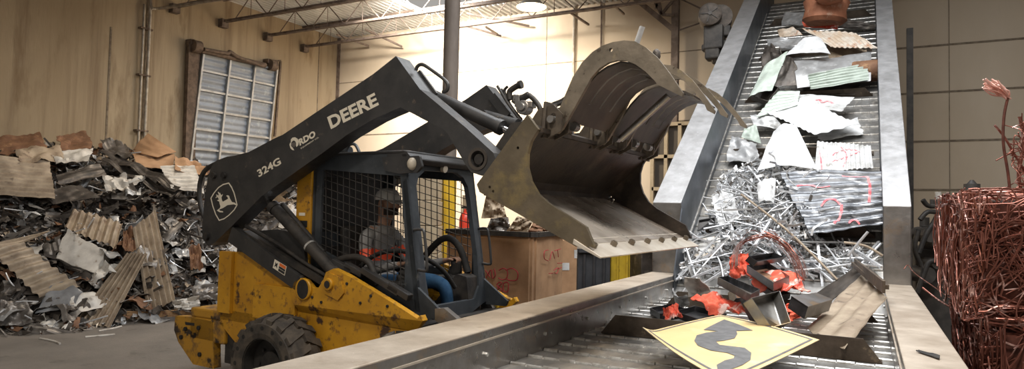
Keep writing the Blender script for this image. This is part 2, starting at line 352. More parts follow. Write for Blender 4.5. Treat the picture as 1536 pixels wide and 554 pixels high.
# steel girder end, post and knee brace
t = thing('girder_post', 'dark steel post with knee brace and braced girder near the far wall', 'post', (-4.0, 15.7, 0))
p = ony(1013, 60, 15.7); px_ = p.x
m = MB(); m.bb((px_-.08, 15.62, 0), (px_+.08, 15.78, CZ)); m.build('post', 'joist', t)
m = MB(); m.beam(ony(948, -6, 15.7), ony(1012, 46, 15.7), .1, .12); m.beam(ony(1016, 46, 15.7), ony(1070, 28, 15.9), .03, .03); m.beam(ony(1016, -4, 15.7), ony(1062, 18, 15.9), .03, .03)
m.build('knee_brace', 'joist', t)
m = MB()
for a, b in [((992, 22), (1013, -4)), ((992, 22), (987, -10)), ((992, 22), (1012, 23)), ((984, 14), (990, -6)), ((976, -10), (992, 22))]: m.beam(ony(*a, 15.6), ony(*b, 15.6), .06, .06)
m.build('web', 'joist', t)
# drop rods
for q, l in [((901, 0, 79), 'thin dark rod hanging left of the raised grapple tines'), ((860, 0, 200), 'pale thin conduit running down the far wall')]:
    x = ony(q[0], 50, 16.0).x; z1 = ony(q[0], q[2], 16.0).z
    mm = MB(); mm.cyl((x, 16.04, max(z1-.8, .3)), (x, 16.04, CZ), .025 if q[0] == 901 else .035, n=8)
    tag(mm.build('hanging_rod' if q[0] == 901 else 'wall_conduit', 'joist' if q[0] == 901 else 'pipe'), l, 'rod' if q[0] == 901 else 'conduit')
# round column
c = atd(675, 150, 10.5); r = 11.8/1000*10.5
m = MB(); m.cyl((c.x, c.y, 0), (c.x, c.y, CZ), r, n=32); tag(m.build('round_column', 'colm', smooth=40), 'round brown steel column behind the loader arm', 'column')
# conduits on the left wall
t = thing('wall_conduit', 'pair of metal conduits running up the tan wall beside the overhead door', 'conduit', (WX+.1, 9.7, 0))
y1 = onx(220, 100, WX+.1).y; y2 = onx(213, 100, WX+.1).y; 
zb = onx(222, 14, WX+.1).z
m = MB(); m.tube(bez([(WX+.1, y1+.03, 0), (WX+.1, y1+.03, zb-.1), (WX+.16, y1+.05, zb+.02), (WX+.7, y1+.3, zb+.1), (WX+6, y1+.8, zb+.16)], 6), .035, 10); m.build('pipe', 'pipe', t, smooth=50)
m = MB(); m.tube([(WX+.09, y2, 0), (WX+.09, y2, zb+.1)], .028, 8); m.build('pipe', 'pipe', t, smooth=50)
m = MB()
for z in (1.8, 3.3, 4.6, 5.7): m.bb((WX, y2-.08, z), (WX+.13, y1+.1, z+.04))
m.build('strap', 'rusty', t)
# overhead door leaning on the left wall
DX = WX+.1
dq = [onx(303, 78, DX), onx(413, 105, DX), onx(403, 215, DX), onx(284, 235, DX)]
tl, tr, br_, bl = dq
bl = tl+(bl-tl)*1.1; br_ = tr+(bl-tl)*1.0
bpt = lambda u, v: tl.lerp(tr, u).lerp(bl.lerp(br_, u), v)
t = thing('door_1', 'crooked white sectional overhead door hung on the tan wall', 'door', (DX, (tl.y+tr.y)/2, 0)); t['kind'] = 'structure'
m = MB(); m.sheet(lambda u, v: bpt(u, v)+V((.012*math.sin(v*2*PI*18), 0, 0)), 6, 110, .02); m.build('door_panel', 'door', t, smooth=40)
m = MB()
for u in (0, .34, .68, 1.0): m.beam(bpt(u, 0)+V((.05, 0, 0)), bpt(u, 1)+V((.05, 0, 0)), .05, .09, V((1, 0, 0)))
m.build('stile', 'doorframe', t)
m = MB()
for v in (0, .16, .33, .5, .67, .84, 1): m.beam(bpt(0, v)+V((.045, 0, 0)), bpt(1, v)+V((.045, 0, 0)), .05, .05, V((1, 0, 0)))
m.build('rail', 'doorframe', t)
m = MB(); m.beam(onx(289, 64, DX), onx(284, 215, DX)-V((0, 0, .6)), .12, .28, V((0, 1, 0))); m.beam(onx(299, 62, DX), onx(290, 235, DX), .05, .06); m.build('track', 'rusty', t)
m = MB(); m.beam(onx(421, 92, DX), onx(412, 205, DX), .05, .06); m.beam(onx(405, 92, DX), onx(421, 91, DX), .05, .05); m.build('track', 'rusty', t)
m = MB(); m.cyl(onx(302, 76, WX+.2), onx(398, 98, WX+.2), .07, n=10); m.tube(bez([onx(306, 74, WX+.28), onx(340, 80, WX+.3), onx(345, 78, WX+.3), onx(360, 87, WX+.3), onx(395, 99, WX+.28)]), .05, 8); m.build('spring_shaft', 'rusty', t, smooth=50)
m = MB()
for q in ((294, 70), (408, 98)):
    c = onx(*q, WX+.2); m.cyl(c-V((0, .1, 0)), c+V((0, .1, 0)), .16, n=16); m.box(c+V((-.1, 0, .1)), (.2, .3, .12))
m.build('cable_drum', 'rusty', t, smooth=40)
# high bay lamp seen from below
c = ony(797, 11, 12.6)
t = thing('high_bay_lamp', 'glowing warm high bay lamp under the roof', 'lamp', (c.x, c.y, c.z))
m = MB(); m.lathe([(.05, .42), (.1, .4), (.12, .2), (.34, .0), (.33, .0), (.11, .19), (.02, .2)], lambda x, y, h: c+V((x, y, h)), 28); m.build('shade', 'doorframe', t, smooth=40)
m = MB(); m.lathe([(.001, -.03), (.2, -.025), (.31, .0), (.31, .015), (.001, .015)], lambda x, y, h: c+V((x, y, h)), 28); m.build('lens', 'lampglow', t, smooth=40)
m = MB(); m.cyl(c+V((0, 0, .41)), V((c.x, c.y, CZ)), .012, n=6); m.build('hanger', 'joist', t)
LAMP = c

# ================================================================== CONVEYOR
XLO, XLI, XRI, XRO = -2.07, -1.76, .145, .385
ZT, ZB, KY, SL = 1.0, .76, 7.3, .67
BKY = 6.85; YEND = 14.9
SA = math.atan(SL); SD = V((0, math.cos(SA), math.sin(SA))); SN = V((0, -math.sin(SA), math.cos(SA)))
BK = V((0, BKY, ZB))
cv = thing('scrap_conveyor', 'long steel apron conveyor with flat feed section and steep incline', 'conveyor', (-.8, 7, 0))
def bedpt(x, s, h=0.):      # s metres from the kink, negative on the flat; h above the belt
    if s < 0: return V((x, BKY+s, ZB+h))
    return V((x, BKY, ZB))+SD*s+SN*h
def onbed(px, py, h=0.):
    p = onz(px, py, ZB+h)
    q = hit(px, py, V((0, BKY, ZB))+SN*h, SN)
    r = ray(px, py)
    return p if (p.y <= BKY-h*.3 and p.y > 0) else q
Y0 = .2; SLEN = (YEND-BKY)/math.cos(SA)
m = MB(); P_ = .2194
n0 = int((BKY-Y0)/P_); segs = []
def slatrow(s0, s1):
    w = s1-s0
    pr = [(s0+.012, .0), (s0+.022, .010), (s0+w*.5, .013), (s1-.022, .010), (s1-.012, 0)]
    vs = []
    for x in (XLI, XRI):
        for s, h in pr: vs.append(bedpt(x, s, h) if not (s0 < 0 < s1) else bedpt(x, s, h))
    m.add(vs, [(k, k+1, k+6, k+5) for k in range(4)])
s = -n0*P_
rows = []
while s < SLEN-.1: slatrow(s, s+P_); rows.append(s); s += P_
# under-plate
m.hexa([bedpt(XLI, -n0*P_, -.06), bedpt(XRI, -n0*P_, -.06), bedpt(XRI, 0, -.06), bedpt(XLI, 0, -.06)], [bedpt(XLI, -n0*P_, -.005), bedpt(XRI, -n0*P_, -.005), bedpt(XRI, -.001, -.005), bedpt(XLI, -.001, -.005)])
m.hexa([bedpt(XLI, 0, -.06), bedpt(XRI, 0, -.06), bedpt(XRI, SLEN, -.06), bedpt(XLI, SLEN, -.06)], [bedpt(XLI, 0, -.005), bedpt(XRI, 0, -.005), bedpt(XRI, SLEN, -.005), bedpt(XLI, SLEN, -.005)])
m.build('apron_belt', 'bed', cv, fixn=False)
m = MB()
for s in rows:
    nb = 19; w = (XRI-XLI)/nb
    for k in range(nb):
        x = XLI+k*w; m.cyl(bedpt(x+.004, s, .010), bedpt(x+w-.004, s, .010), .0105 if k % 2 else .0145, n=7)
m.build('hinge_barrels', 'hinge', cv, smooth=50)
def flight(s, x0, x1, hgt=.15):
    mm = MB(); a = .10
    q0 = [bedpt(x0, s-.006, .02), bedpt(x1, s-.006, .02), bedpt(x1-a, s-.006, hgt), bedpt(x0+a, s-.006, hgt)]
    q1 = [bedpt(x0, s+.006, .02), bedpt(x1, s+.006, .02), bedpt(x1-a, s+.006, hgt), bedpt(x0+a, s+.006, hgt)]
    mm.hexa(q0, q1); mm.hexa([bedpt(x0, s-.01, .015), bedpt(x1, s-.01, .015), bedpt(x1, s-.01, .025), bedpt(x0, s-.01, .025)], [bedpt(x0, s+.09, .015), bedpt(x1, s+.09, .015), bedpt(x1, s+.09, .025), bedpt(x0, s+.09, .025)])
    mm.build('flight', 'flight', cv)
sf = onbed(1325, 550, 0).y-BKY
fs_ = sf
while fs_ < SLEN-.3: flight(fs_, XLI+.1, XRI-.06); fs_ += 1.755
# flat side guards : box beam tops plus inner sheet
def flatguard(xo, xi, y1, nm):
    mm = MB()
    sgn = 1 if xi > xo else -1
    mm.bb((min(xo, xi), -.4, ZT-.012), (max(xo, xi), y1, ZT), 1)
    mm.bb((min(xi, xi-sgn*.012), -.4, ZB-.02), (max(xi, xi-sgn*.012), y1, ZT-.005), 0)
    mm.bb((min(xo, xo+sgn*.012), -.4, .45), (max(xo, xo+sgn*.012), y1, ZT-.005), 0)
    mm.bb((min(xi, xo)+.012, y1-.012, .45), (max(xi, xo)-.012, y1, ZT-.012), 0)
    g = mm.build(nm, ['rail', 'railtop'], cv, bevel=.006)
    w = MB(); w.beam((xi+sgn*.004, -.4, ZT-.055), (xi+sgn*.004, y1, ZT-.055), .008, .01); w.build('weld_seam', 'railtop', g)
    b = MB()
    for k in range(9):
        y = .9+k*.72; b.cyl((xi, y, ZB+.11), (xi+sgn*.012, y, ZB+.11), .012, n=6)
    b.build('bolt', 'hinge', g)
flatguard(XLO, XLI, KY-.12, 'flat_side_guard'); flatguard(XRO, XRI, 7.45, 'flat_side_guard')
# inclined side guards
def incguard(xo, xi, ky, nm, zk=1.76, ye=15.1):
    sgn = 1 if xi > xo else -1
    a = min(xo, xi); b = max(xo, xi)
    T = lambda x, y, dz=0: V((x, y, zk+(y-ky)*SL+dz))
    mm = MB()
    mm.hexa([T(a, ky, -.012), T(b, ky, -.012), T(b, ye, -.012), T(a, ye, -.012)], [T(a, ky), T(b, ky), T(b, ye), T(a, ye)], 1)       # top cap
    bed = lambda x, y: V((x, y, ZB+max(0, y-BKY)*SL-.03))
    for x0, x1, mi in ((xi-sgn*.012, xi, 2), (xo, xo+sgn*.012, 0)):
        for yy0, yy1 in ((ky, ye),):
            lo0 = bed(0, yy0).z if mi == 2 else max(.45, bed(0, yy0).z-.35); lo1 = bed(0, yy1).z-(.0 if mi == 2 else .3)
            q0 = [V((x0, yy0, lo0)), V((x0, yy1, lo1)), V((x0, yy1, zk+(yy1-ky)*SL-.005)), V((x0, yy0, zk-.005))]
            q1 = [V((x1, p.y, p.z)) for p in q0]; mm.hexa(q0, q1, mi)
    mm.bb((a, ky, .78 if sgn < 0 else .9), (b, ky+.012, zk-.004), 0)      # end face
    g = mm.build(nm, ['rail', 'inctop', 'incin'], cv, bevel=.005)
    w = MB()
    if sgn > 0:
        w.beam(V((xi+.006, ky+.1, zk+.1*SL-.62)), V((xi+.006, ye-.6, zk+(ye-.6-ky)*SL-.62)), .012, .02); w.build('wear_strip', 'hinge', g)
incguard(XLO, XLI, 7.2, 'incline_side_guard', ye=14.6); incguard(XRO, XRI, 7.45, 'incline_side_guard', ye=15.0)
# left entry plate at the kink, end plate at head
m = MB(); pl = [(7.2, .95), (7.2, 1.74), (7.05, 1.0)]
m.hexa([V((XLI, 6.9, ZB)), V((XLI, 7.2, ZB)), V((XLI, 7.2, 1.7)), V((XLI, 6.9, 1.0))], [V((XLI+.012, 6.9, ZB)), V((XLI+.012, 7.2, ZB)), V((XLI+.012, 7.2, 1.7)), V((XLI+.012, 6.9, 1.0))])
m.build('gusset_plate', 'incin', cv)
m = MB()
zt = 1.76+(14.9-7.2)*SL
prof = [(13.6, zt-2.0), (13.6, zt-.85)]+[(14.6+.75*math.sin(a), zt-1.0+.75*math.cos(a)) for a in [i*PI/12 for i in range(0, 12)]]+[(14.9, zt-2.2)]
m.prism(prof, lambda u, v, d: V((d, u, v)), XLI-.014, XLI-.002); m.build('head_plate', 'incin', cv)
m = MB(); hp = bedpt(0, SLEN, -.22); m.cyl((XLI+.02, hp.y, hp.z), (XRI-.02, hp.y, hp.z), .2, n=28); m.build('head_drum', 'flight', cv, smooth=40)
# legs and cross members under the conveyor
for x in (XLO+.12, XRO-.1):
    for y in (.5, 3.6, 6.7):
        mm = MB(); mm.bb((x-.06, y-.06, 0), (x+.06, y+.06, .5)); mm.bb((x-.12, y-.12, 0), (x+.12, y+.12, .015)); mm.build('leg', 'machinery', cv)
    for y in (9.6, 12.6):
        zz = ZB+(y-BKY)*SL-.3; mm = MB(); mm.bb((x-.07, y-.07, 0), (x+.07, y+.07, zz)); mm.bb((x-.14, y-.14, 0), (x+.14, y+.14, .015)); mm.build('leg', 'machinery', cv)
# dark post beside the right incline guard
q = ony(1364, 60, 14.3); m = MB(); m.bb((q.x-.045, 14.25, 0), (q.x+.06, 14.37, ony(1364, 43, 14.3).z)); tag(m.build('steel_post', 'machinery'), 'dark narrow steel post just right of the inclined conveyor guard', 'post')
# drive motor on the left side of the incline
D_ = 12.0
g1 = atd(1065, 26, D_); ax = (CC-g1).normalized(); ax = V((ax.x, ax.y, 0)).normalized()
mo = thing('gear_motor', 'grimy gear motor mounted beside the upper incline, fan cover towards the viewer', 'motor', (g1.x, g1.y, g1.z-1.2))
m = MB(); bs = lambda r, h: (r, h)
uu = ax.cross(ZZ).normalized()
fnm = lambda x, y, h: g1+uu*x+ZZ*y+ax*h
m.lathe([(.01, .26), (.15, .26), (.2, .23), (.21, .05), (.19, .04), (.19, -.3), (.001, -.3)], fnm, 24); m.build('motor_body', 'motor', mo, smooth=35)
m = MB()
for k in range(5): a = k*2*PI/5; m.beam(fnm(.03*math.cos(a), .03*math.sin(a), .27), fnm(.16*math.cos(a), .16*math.sin(a), .27), .012, .012, ax)
m.cyl(fnm(0, 0, .26), fnm(0, 0, .285), .035, n=12); m.build('fan_cover', 'machinery', mo)
m = MB(); c = atd(1078, 55, D_)
for k in range(7): m.cyl(fnm(-.18+.0*k, 0, -.28+.05*k)-ZZ*.0, fnm(-.18, 0, -.26+.05*k), .215, n=18)
m.build('cooling_fins', 'motor', mo)
m = MB(); c = atd(1072, 58, D_); m.box(c, (.34, .34, .44)); m.box(atd(1085, 48, D_), (.28, .2, .2)); m.box(atd(1070, 78, D_), (.26, .28, .3)); m.cyl(atd(1075, 70, D_), atd(1078, 95, D_), .12, n=14); m.box(atd(1066, 72, D_), (.3, .2, .12)); m.build('gearbox', 'machinery', mo, bevel=.03)
gb = atd(1078, 70, D_)
m = MB(); m.beam(gb, V((XLO, gb.y, gb.z-.05)), .18, .2); m.beam(V((XLO-.05, gb.y-.4, gb.z-.5)), V((XLO-.05, gb.y+.5, gb.z+.1)), .1, .2); m.build('mount_bracket', 'machinery', mo)
# ================================================================== SKID STEER LOADER
LM = V((-4.247, 4.528, 0)); LR = math.radians(-3)
ld = thing('skid_steer_loader', 'yellow and black skid steer loader with raised grapple bucket and a driver in its cage', 'loader', LM, LR)
LMW = MW[ld.name]; LE = V((math.cos(LR), math.sin(LR), 0)); LY = V((-math.sin(LR), math.cos(LR), 0))
def ml(x, y, yl):       # photo position on a plane of the loader -> loader coordinates
    w = hit(x, y, LM+LY*yl, LY)-LM; return V((w.dot(LE), yl, w.z))
XZ = lambda u, v, d: V((u, d, v))
def lb(mb, name, mats, parent=ld, **k): return mb.build(name, mats, parent, world=False, **k)
ARM = [(-.80, 1.28), (-.855, 1.33), (-.87, 1.42), (-.85, 1.70), (-.815, 1.87), (-.77, 1.96), (-.70, 2.01), (-.559, 2.041), (-.47, 2.045), (-.28, 2.072), (.044, 2.178), (.13, 2.20), (1.087, 2.61), (1.3, 2.722),
       (1.528, 2.463), (1.701, 2.339), (1.929, 2.173), (2.15, 2.0), (2.175, 1.94), (2.13, 1.88), (2.06, 1.852), (1.98, 1.875), (1.93, 1.93), (1.758, 2.167), (1.666, 2.203), (1.357, 2.347), (1.228, 2.312), (1.104, 2.275), (.84, 2.17), (.578, 2.035),
       (.286, 1.893), (-.092, 1.706), (-.443, 1.461), (-.68, 1.30), (-.74, 1.27)]
for sg in (-1, 1):
    m = MB(); m.prism(ARM, XZ, sg*.6675, sg*.52, holes=[circ(2.03, 1.962, .055, 20)])
    arm = lb(m, 'lift_arm', 'black', bevel=.006)
    m = MB(); h = [(2.03+.075*math.cos(a), 1.962+.075*math.sin(a)) for a in [i*PI/12 for i in range(24)]]
    m.prism(h, XZ, sg*.674, sg*.66, holes=[circ(2.03, 1.962, .055, 24)]); lb(m, 'pivot_ring', 'tinedk', arm)
    if sg < 0:
        m = MB()
        hp = bez([ml(624, 106, -.60), ml(626, 100, -.60), ml(634, 97, -.60), ml(650, 107, -.60), ml(668, 121, -.60), ml(672, 129, -.60), ml(670, 136, -.60), ml(664, 138, -.6)], 4)
        m.tube(hp, .013, 8); lb(m, 'grab_handle', 'black', arm, smooth=60)
        yd = -.6690
        def dtext(txt, bl, br, tlp, par, mt='cream', bold=.02):
            vs, fs = textmesh(txt, 1.0, bold=bold, extrude=.0)
            x0 = min(p.x for p in vs); x1 = max(p.x for p in vs); y0 = min(p.y for p in vs); y1 = max(p.y for p in vs)
            O = ml(*bl, yd); X = ml(*br, yd)-O; Y = ml(*tlp, yd)-O
            mm = MB(); mm.add([O+X*((p.x-x0)/(x1-x0))+Y*((p.y-y0)/(y1-y0)) for p in vs], fs)
            lb(mm, 'lettering', mt, par, fixn=False)
        dtext('DEERE', (496.5, 194), (568.5, 157.5), (490.5, 176), arm, bold=.035)
        q = lambda u, v: (375+.1534*u, 190+.1534*v)
        dtext('324G', q(88, 497), q(308, 366), q(64, 430), arm, bold=.03)
        dtext('RDO', q(487, 190), q(645, 98), q(473, 126), arm, bold=.05)
        dtext('EQUIPMENT CO.', q(500, 223), q(676, 112), q(495, 208), arm, bold=.012)
        mm = MB(); sw = [(398, 150), (400, 125), (415, 109), (440, 104), (463, 118), (477, 145), (472, 182), (455, 200), (449, 186), (450, 160), (441, 142), (424, 136), (408, 150), (402, 165)]
        mm.prism([((lambda w: (w.x, w.z))(ml(*q(*p), yd))) for p in sw], XZ, yd, yd+.001)
        sw2 = [(385, 178), (392, 158), (402, 165), (400, 190), (418, 208), (432, 232), (414, 230), (396, 212)]
        mm.prism([((lambda w: (w.x, w.z))(ml(*q(*p), yd))) for p in sw2], XZ, yd, yd+.001); lb(mm, 'emblem', 'cream', arm)
        mm = MB(); sw3 = [(404, 164), (420, 156), (445, 152), (447, 178), (436, 200), (420, 200), (404, 188)]
        mm.prism([((lambda w: (w.x, w.z))(ml(*q(*p), yd))) for p in sw3], XZ, yd, yd+.001); lb(mm, 'emblem', 'scrapgr', arm)
        q = lambda u, v: (300+.1443*u, 262+.1443*v)
        l2 = lambda p: (lambda w: (w.x, w.z))(ml(*q(*p), yd))
        sh = [(300, 82), (332, 130), (356, 185), (374, 250), (390, 318), (358, 372), (300, 430), (250, 466), (197, 483), (160, 420), (128, 330), (108, 245), (140, 190), (190, 130), (240, 98)]
        cx_, cy_ = 248, 285; shi = [(cx_+(a-cx_)*.925, cy_+(b-cy_)*.935) for a, b in sh]
        mm = MB(); mm.prism([l2(p) for p in sh], XZ, yd, yd+.001, holes=[[l2(p) for p in shi]]); lb(mm, 'emblem', 'cream', arm)
        deer = [(176, 270), (197, 258), (180, 232), (166, 246), (160, 243), (176, 222), (166, 212), (172, 208), (188, 219), (196, 212), (184, 181), (190, 179), (203, 195), (208, 188), (214, 206), (226, 216), (234, 203), (236, 214), (222, 238),
                (226, 262), (236, 284), (264, 268), (292, 252), (286, 234), (272, 222), (284, 214), (302, 222), (308, 244), (320, 268), (332, 287), (358, 292), (388, 317), (384, 325), (352, 310), (318, 314), (286, 318), (262, 334), (236, 350), (200, 364), (206, 376), (238, 382), (240, 394), (204, 393), (174, 374), (206, 350), (212, 330), (202, 300), (200, 282)]
        mm = MB(); mm.prism([l2(p) for p in deer], XZ, yd, yd+.001); lb(mm, 'emblem', 'cream', arm)
        for p, r_ in (((153, 10), .028), ((258, 8), .028), ((76, 645), .035)): mm = MB(); w = ml(*q(*p), -.6675); mm.cyl(w, w-V((0, .025, 0)), r_, n=16); lb(mm, 'pin', 'blackdk', arm, smooth=40)
# rear cross tube, upper cross tube
m = MB(); m.cyl((-.66, -.53, 1.90), (-.66, .53, 1.90), .06); m.cyl((2.03, -.66, 1.962), (2.03, .66, 1.962), .035); lb(m, 'cross_tube', 'blackdk', smooth=40)
# chassis
m = MB()
m.bb((-.63, -.565, .26), (1.50, .565, .80)); m.bb((-.63, -.565, .80), (.25, .565, 1.14))
lb(m, 'chassis', 'blackdk')
for sg in (-1, 1):
    low = [(-.665, .60), (-.665, 1.2), (-.655, 1.225), (-.22, 1.225), (.02, 1.20), (.305, 1.0), (.33, .80), (1.52, .76), (1.50, .32), (.75, .26), (-.2, .30)]
    m = MB(); m.prism(low, XZ, sg*.60, sg*.567)
    # rear tower box with recess
    m.bb((-.665, min(sg*.60, sg*.635), .70), (-.50, max(sg*.60, sg*.635), 1.225)); m.bb((-.20, min(sg*.60, sg*.635), .70), (.30, max(sg*.6, sg*.635), .98))
    lp = lb(m, 'side_plate', 'yellow', bevel=.004)
    up = [(.31, .855), (.285, .97), (.31, 1.03), (.373, 1.066), (.43, 1.055), (.50, 1.0), (.575, 1.0), (.625, 1.06), (.656, 1.13), (.732, 1.162), (.865, 1.125), (1.10, 1.04), (1.346, .948), (1.55, .868), (1.575, .895), (1.60, .857)]
    m = MB(); m.prism(up, XZ, sg*.655, sg*.60, holes=[[(.43+.06*math.cos(a), .983+.075*math.sin(a)) for a in [i*PI/8 for i in range(16)]]] if 0 else [])
    m.hexa([V((.31, sg*.655, .855)), V((1.60, sg*.655, .857)), V((1.60, sg*.60, .857)), V((.31, sg*.60, .855))], [V((.33, sg*.60+sg*-.001, .79)), V((1.5, sg*.599, .76)), V((1.5, sg*.59, .76)), V((.33, sg*.59, .79))])
    lb(m, 'side_plate', 'yellow', bevel=.004)
    m = MB(); m.cyl((.43, sg*.655, .985), (.43, sg*.675, .985), .085, n=24); m.cyl((.709, sg*.655, 1.044), (.709, sg*.69, 1.044), .046, n=20)
    m.prism([(.62, 1.05), (.66, .97), (.80, .93), (.86, .99), (.82, 1.10), (.70, 1.13)], XZ, sg*.655, sg*.668)
    lb(m, 'pivot_boss', 'yellow', bevel=.006, smooth=40)
    m = MB(); m.prism([(.43+.062*math.cos(a), .985+.075*math.sin(a)) for a in [i*PI/10 for i in range(20)]], XZ, sg*.677, sg*.672); m.cyl((.709, sg*.691, 1.044), (.709, sg*.695, 1.044), .028, n=16)
    lb(m, 'pin_socket', 'hub', smooth=40)
    for (a, b) in ((.88, 1.06), (1.02, .93), (1.12, .99), (1.28, .93), (.62, .90), (.52, .93)): m = MB(); m.cyl((a, sg*.654, b), (a, sg*.664, b), .011, n=8); lb(m, 'bolt', 'hub')
    # lower radius link, hydraulic lift cylinder
    m = MB(); a = ml(350, 352, -.62); b = ml(450, 424, -.62); a.y = b.y = sg*.61; d = (b-a).normalized(); nn = V((-d.z, 0, d.x))
    pts = [a-nn*.065, b-nn*.06, b+d*.06-nn*.03, b+d*.06+nn*.03, b+nn*.06, a+nn*.075]
    m.prism([(p.x, p.z) for p in pts], XZ, sg*.655, sg*.59)
    lk = lb(m, 'radius_link', 'black', bevel=.008)
    m = MB(); a2 = ml(366, 350, -.6); b2 = ml(492, 427, -.6); a2.y = b2.y = sg*.585; m.beam(a2, b2, .05, .075, V((0, 1, 0)))
    m.tube(bez([a2+V((0, 0, .06)), a2.lerp(b2, .4)+V((0, 0, .07)), a2.lerp(b2, .7)+V((0, 0, .05)), b2+V((0, 0, .05))]), .016, 8); lb(m, 'hydraulic_hose', 'blackdk', smooth=50)
    if sg < 0:
        m = MB(); s0 = ml(412, 389, -.657); s1 = ml(430, 400, -.657); s2 = ml(427, 414, -.657); s3 = ml(409, 402, -.657)
        m.add([s0, s1, s2, s3], [(3, 2, 1, 0)], 0)
        k = lambda u, v: s0.lerp(s1, u).lerp(s3.lerp(s2, u), v)-V((0, .001, 0))
        m.add([k(.45, .05), k(.96, .05), k(.96, .36), k(.45, .36)], [(3, 2, 1, 0)], 1); m.add([k(.45, .4), k(.96, .4), k(.96, .62), k(.45, .62)], [(3, 2, 1, 0)], 2); m.add([k(.45, .66), k(.96, .66), k(.96, .93), k(.45, .93)], [(3, 2, 1, 0)], 2)
        m.add([k(.1, .2), k(.2, .35), k(.32, .2), k(.3, .5), k(.34, .8), k(.2, .62), k(.08, .8), k(.14, .5)], [(7, 6, 5, 4, 3, 2, 1, 0)], 2)
        lb(m, 'warning_sticker', ['cream', 'orange', 'stickbk'], lk, fixn=False)
    m = MB(); a = ml(408, 309, -.56); b = ml(500, 408, -.56); a.y = b.y = sg*.555; r0 = ml(390, 288, -.56); r0.y = sg*.555
    m.cyl(a, b, .048, n=20); m.cyl(a, a.lerp(b, .06), .056, n=20); m.cyl(a.lerp(b, .62), a.lerp(b, .64), .053, n=20, m=1); m.cyl(b, b+(b-a).normalized()*.05, .06, n=18)
    cy = lb(m, 'lift_cylinder', ['blackdk', 'hinge'], smooth=40)
    m = MB(); m.cyl(a+(r0-a)*2.2, a, .026, n=16); lb(m, 'rod', 'chrome', cy, smooth=40)
    m = MB(); t0 = ml(424, 307, -.5); t1 = ml(503, 402, -.5); t0.y = t1.y = sg*.50; m.cyl(t0, t1, .022, n=10); m.cyl(t0.lerp(t1, .7), t0.lerp(t1, .78), .028, n=10); lb(m, 'hydraulic_line', 'blackdk', smooth=40)
# rear door, hood, shelf and hitch
m = MB(); m.prism([(-.62, 1.14), (-.60, 1.30), (-.45, 1.40), (-.1, 1.43), (.22, 1.40), (.26, 1.14)], XZ, -.50, .50); lb(m, 'engine_hood', 'black', bevel=.02)
m = MB(); m.bb((-1.09, -.60, .42), (-.60, .60, .62)); m.bb((-.70, -.60, .62), (-.18, .60, .735)); m.bb((-1.09, -.60, .62), (-.7, .6, .70))
m.prism([(-1.32, .47), (-1.31, .60), (-.95, .62), (-.76, .60), (-.72, .20), (-1.02, .20), (-1.25, .37)], XZ, -.60, -.53); m.prism([(-1.32, .47), (-1.31, .60), (-.95, .62), (-.76, .60), (-.72, .20), (-1.02, .20), (-1.25, .37)], XZ, .53, .60)
m.bb((-1.27, -.54, .38), (-.80, .54, .56)); rb = lb(m, 'counterweight', 'yellowgrime', bevel=.015)
for x, z in ((-1.14, .50), (-.95, .53), (-.92, .30), (-1.2, .42)): m = MB(); m.cyl((x, -.6, z), (x, -.615, z), .02, n=10); lb(m, 'bolt', 'hub', rb)
m = MB(); m.prism([(-1.16, .56), (-1.02, .565), (-1.02, .54), (-1.15, .535)], XZ, -.602, -.6); lb(m, 'tow_slot', 'hub', rb)
m = MB(); m.bb((-.67, -.56, .735), (-.60, .56, 1.15)); lb(m, 'rear_door', 'yellow', bevel=.02)
# black hose loop behind the arm pivot
m = MB(); m.tube(bez([ml(330, 243, -.4), ml(306, 258, -.4), ml(299, 290, -.4), ml(306, 325, -.4), ml(322, 350, -.4)]), .022, 10); lb(m, 'hydraulic_hose', 'blackdk', smooth=60)
# wheels
def tyre(x, sg, first=None):
    z = .40; yo = sg*.90; yi = sg*.62
    if first is None:
        w = bpy.data.objects.new('wheel', None)
    R = .37; m = MB()
    prof = [(.215, 0), (.225, .0), (.26, -.012), (.33, -.008), (.355, .03), (R, .05), (R, .23), (.35, .275), (.25, .285), (.215, .28)]
    fn = lambda a, b, h: V((x+a, yo-sg*h, z+b))
    m.lathe(prof, fn, 40)
    for k in range(18):
        for side in (0, 1):
            a0 = 2*PI*(k+.5*side)/18
            y0, y1 = (.0, .15) if side == 0 else (.285, .135)
            da = .10; sk_ = .13
            P = []
            for rr in (R-.02, R+.028):
                for (yy, aa) in ((y0, a0-da/1.1), (y0, a0+da/1.1), (y1, a0+da*.6+sk_), (y1, a0-da*.6+sk_)):
                    rq = rr-(.03 if yy in (0., .285) else 0)
                    P.append(fn(rq*math.cos(aa), rq*math.sin(aa), yy))
            m.hexa(P[:4], P[4:])
    tt = lb(m, 'tire', 'rubber', fixn=True)
    for k in range(16):
        m = MB(); a = 2*PI*k/16; m.cyl(fn(.30*math.cos(a), .30*math.sin(a), -.0125), fn(.30*math.cos(a), .30*math.sin(a), .02), .017, n=10); lb(m, 'sidewall_hole', 'hub', tt)
    m = MB(); m.lathe([(.22, .01), (.215, .09), (.12, .12), (.11, .08), (.001, .08)], fn, 28); m.lathe([(.235, .02), (.222, -.008), (.21, .02), (.21, .2)], fn, 28)
    for k in range(8): a = 2*PI*k/8; m.cyl(fn(.15*math.cos(a), .15*math.sin(a), .12), fn(.15*math.cos(a), .15*math.sin(a), .09), .012, n=8)
    lb(m, 'rim', 'hub', tt, smooth=40)
for sg in (-1, 1):
    for x in (.27, 1.53): tyre(x, sg)
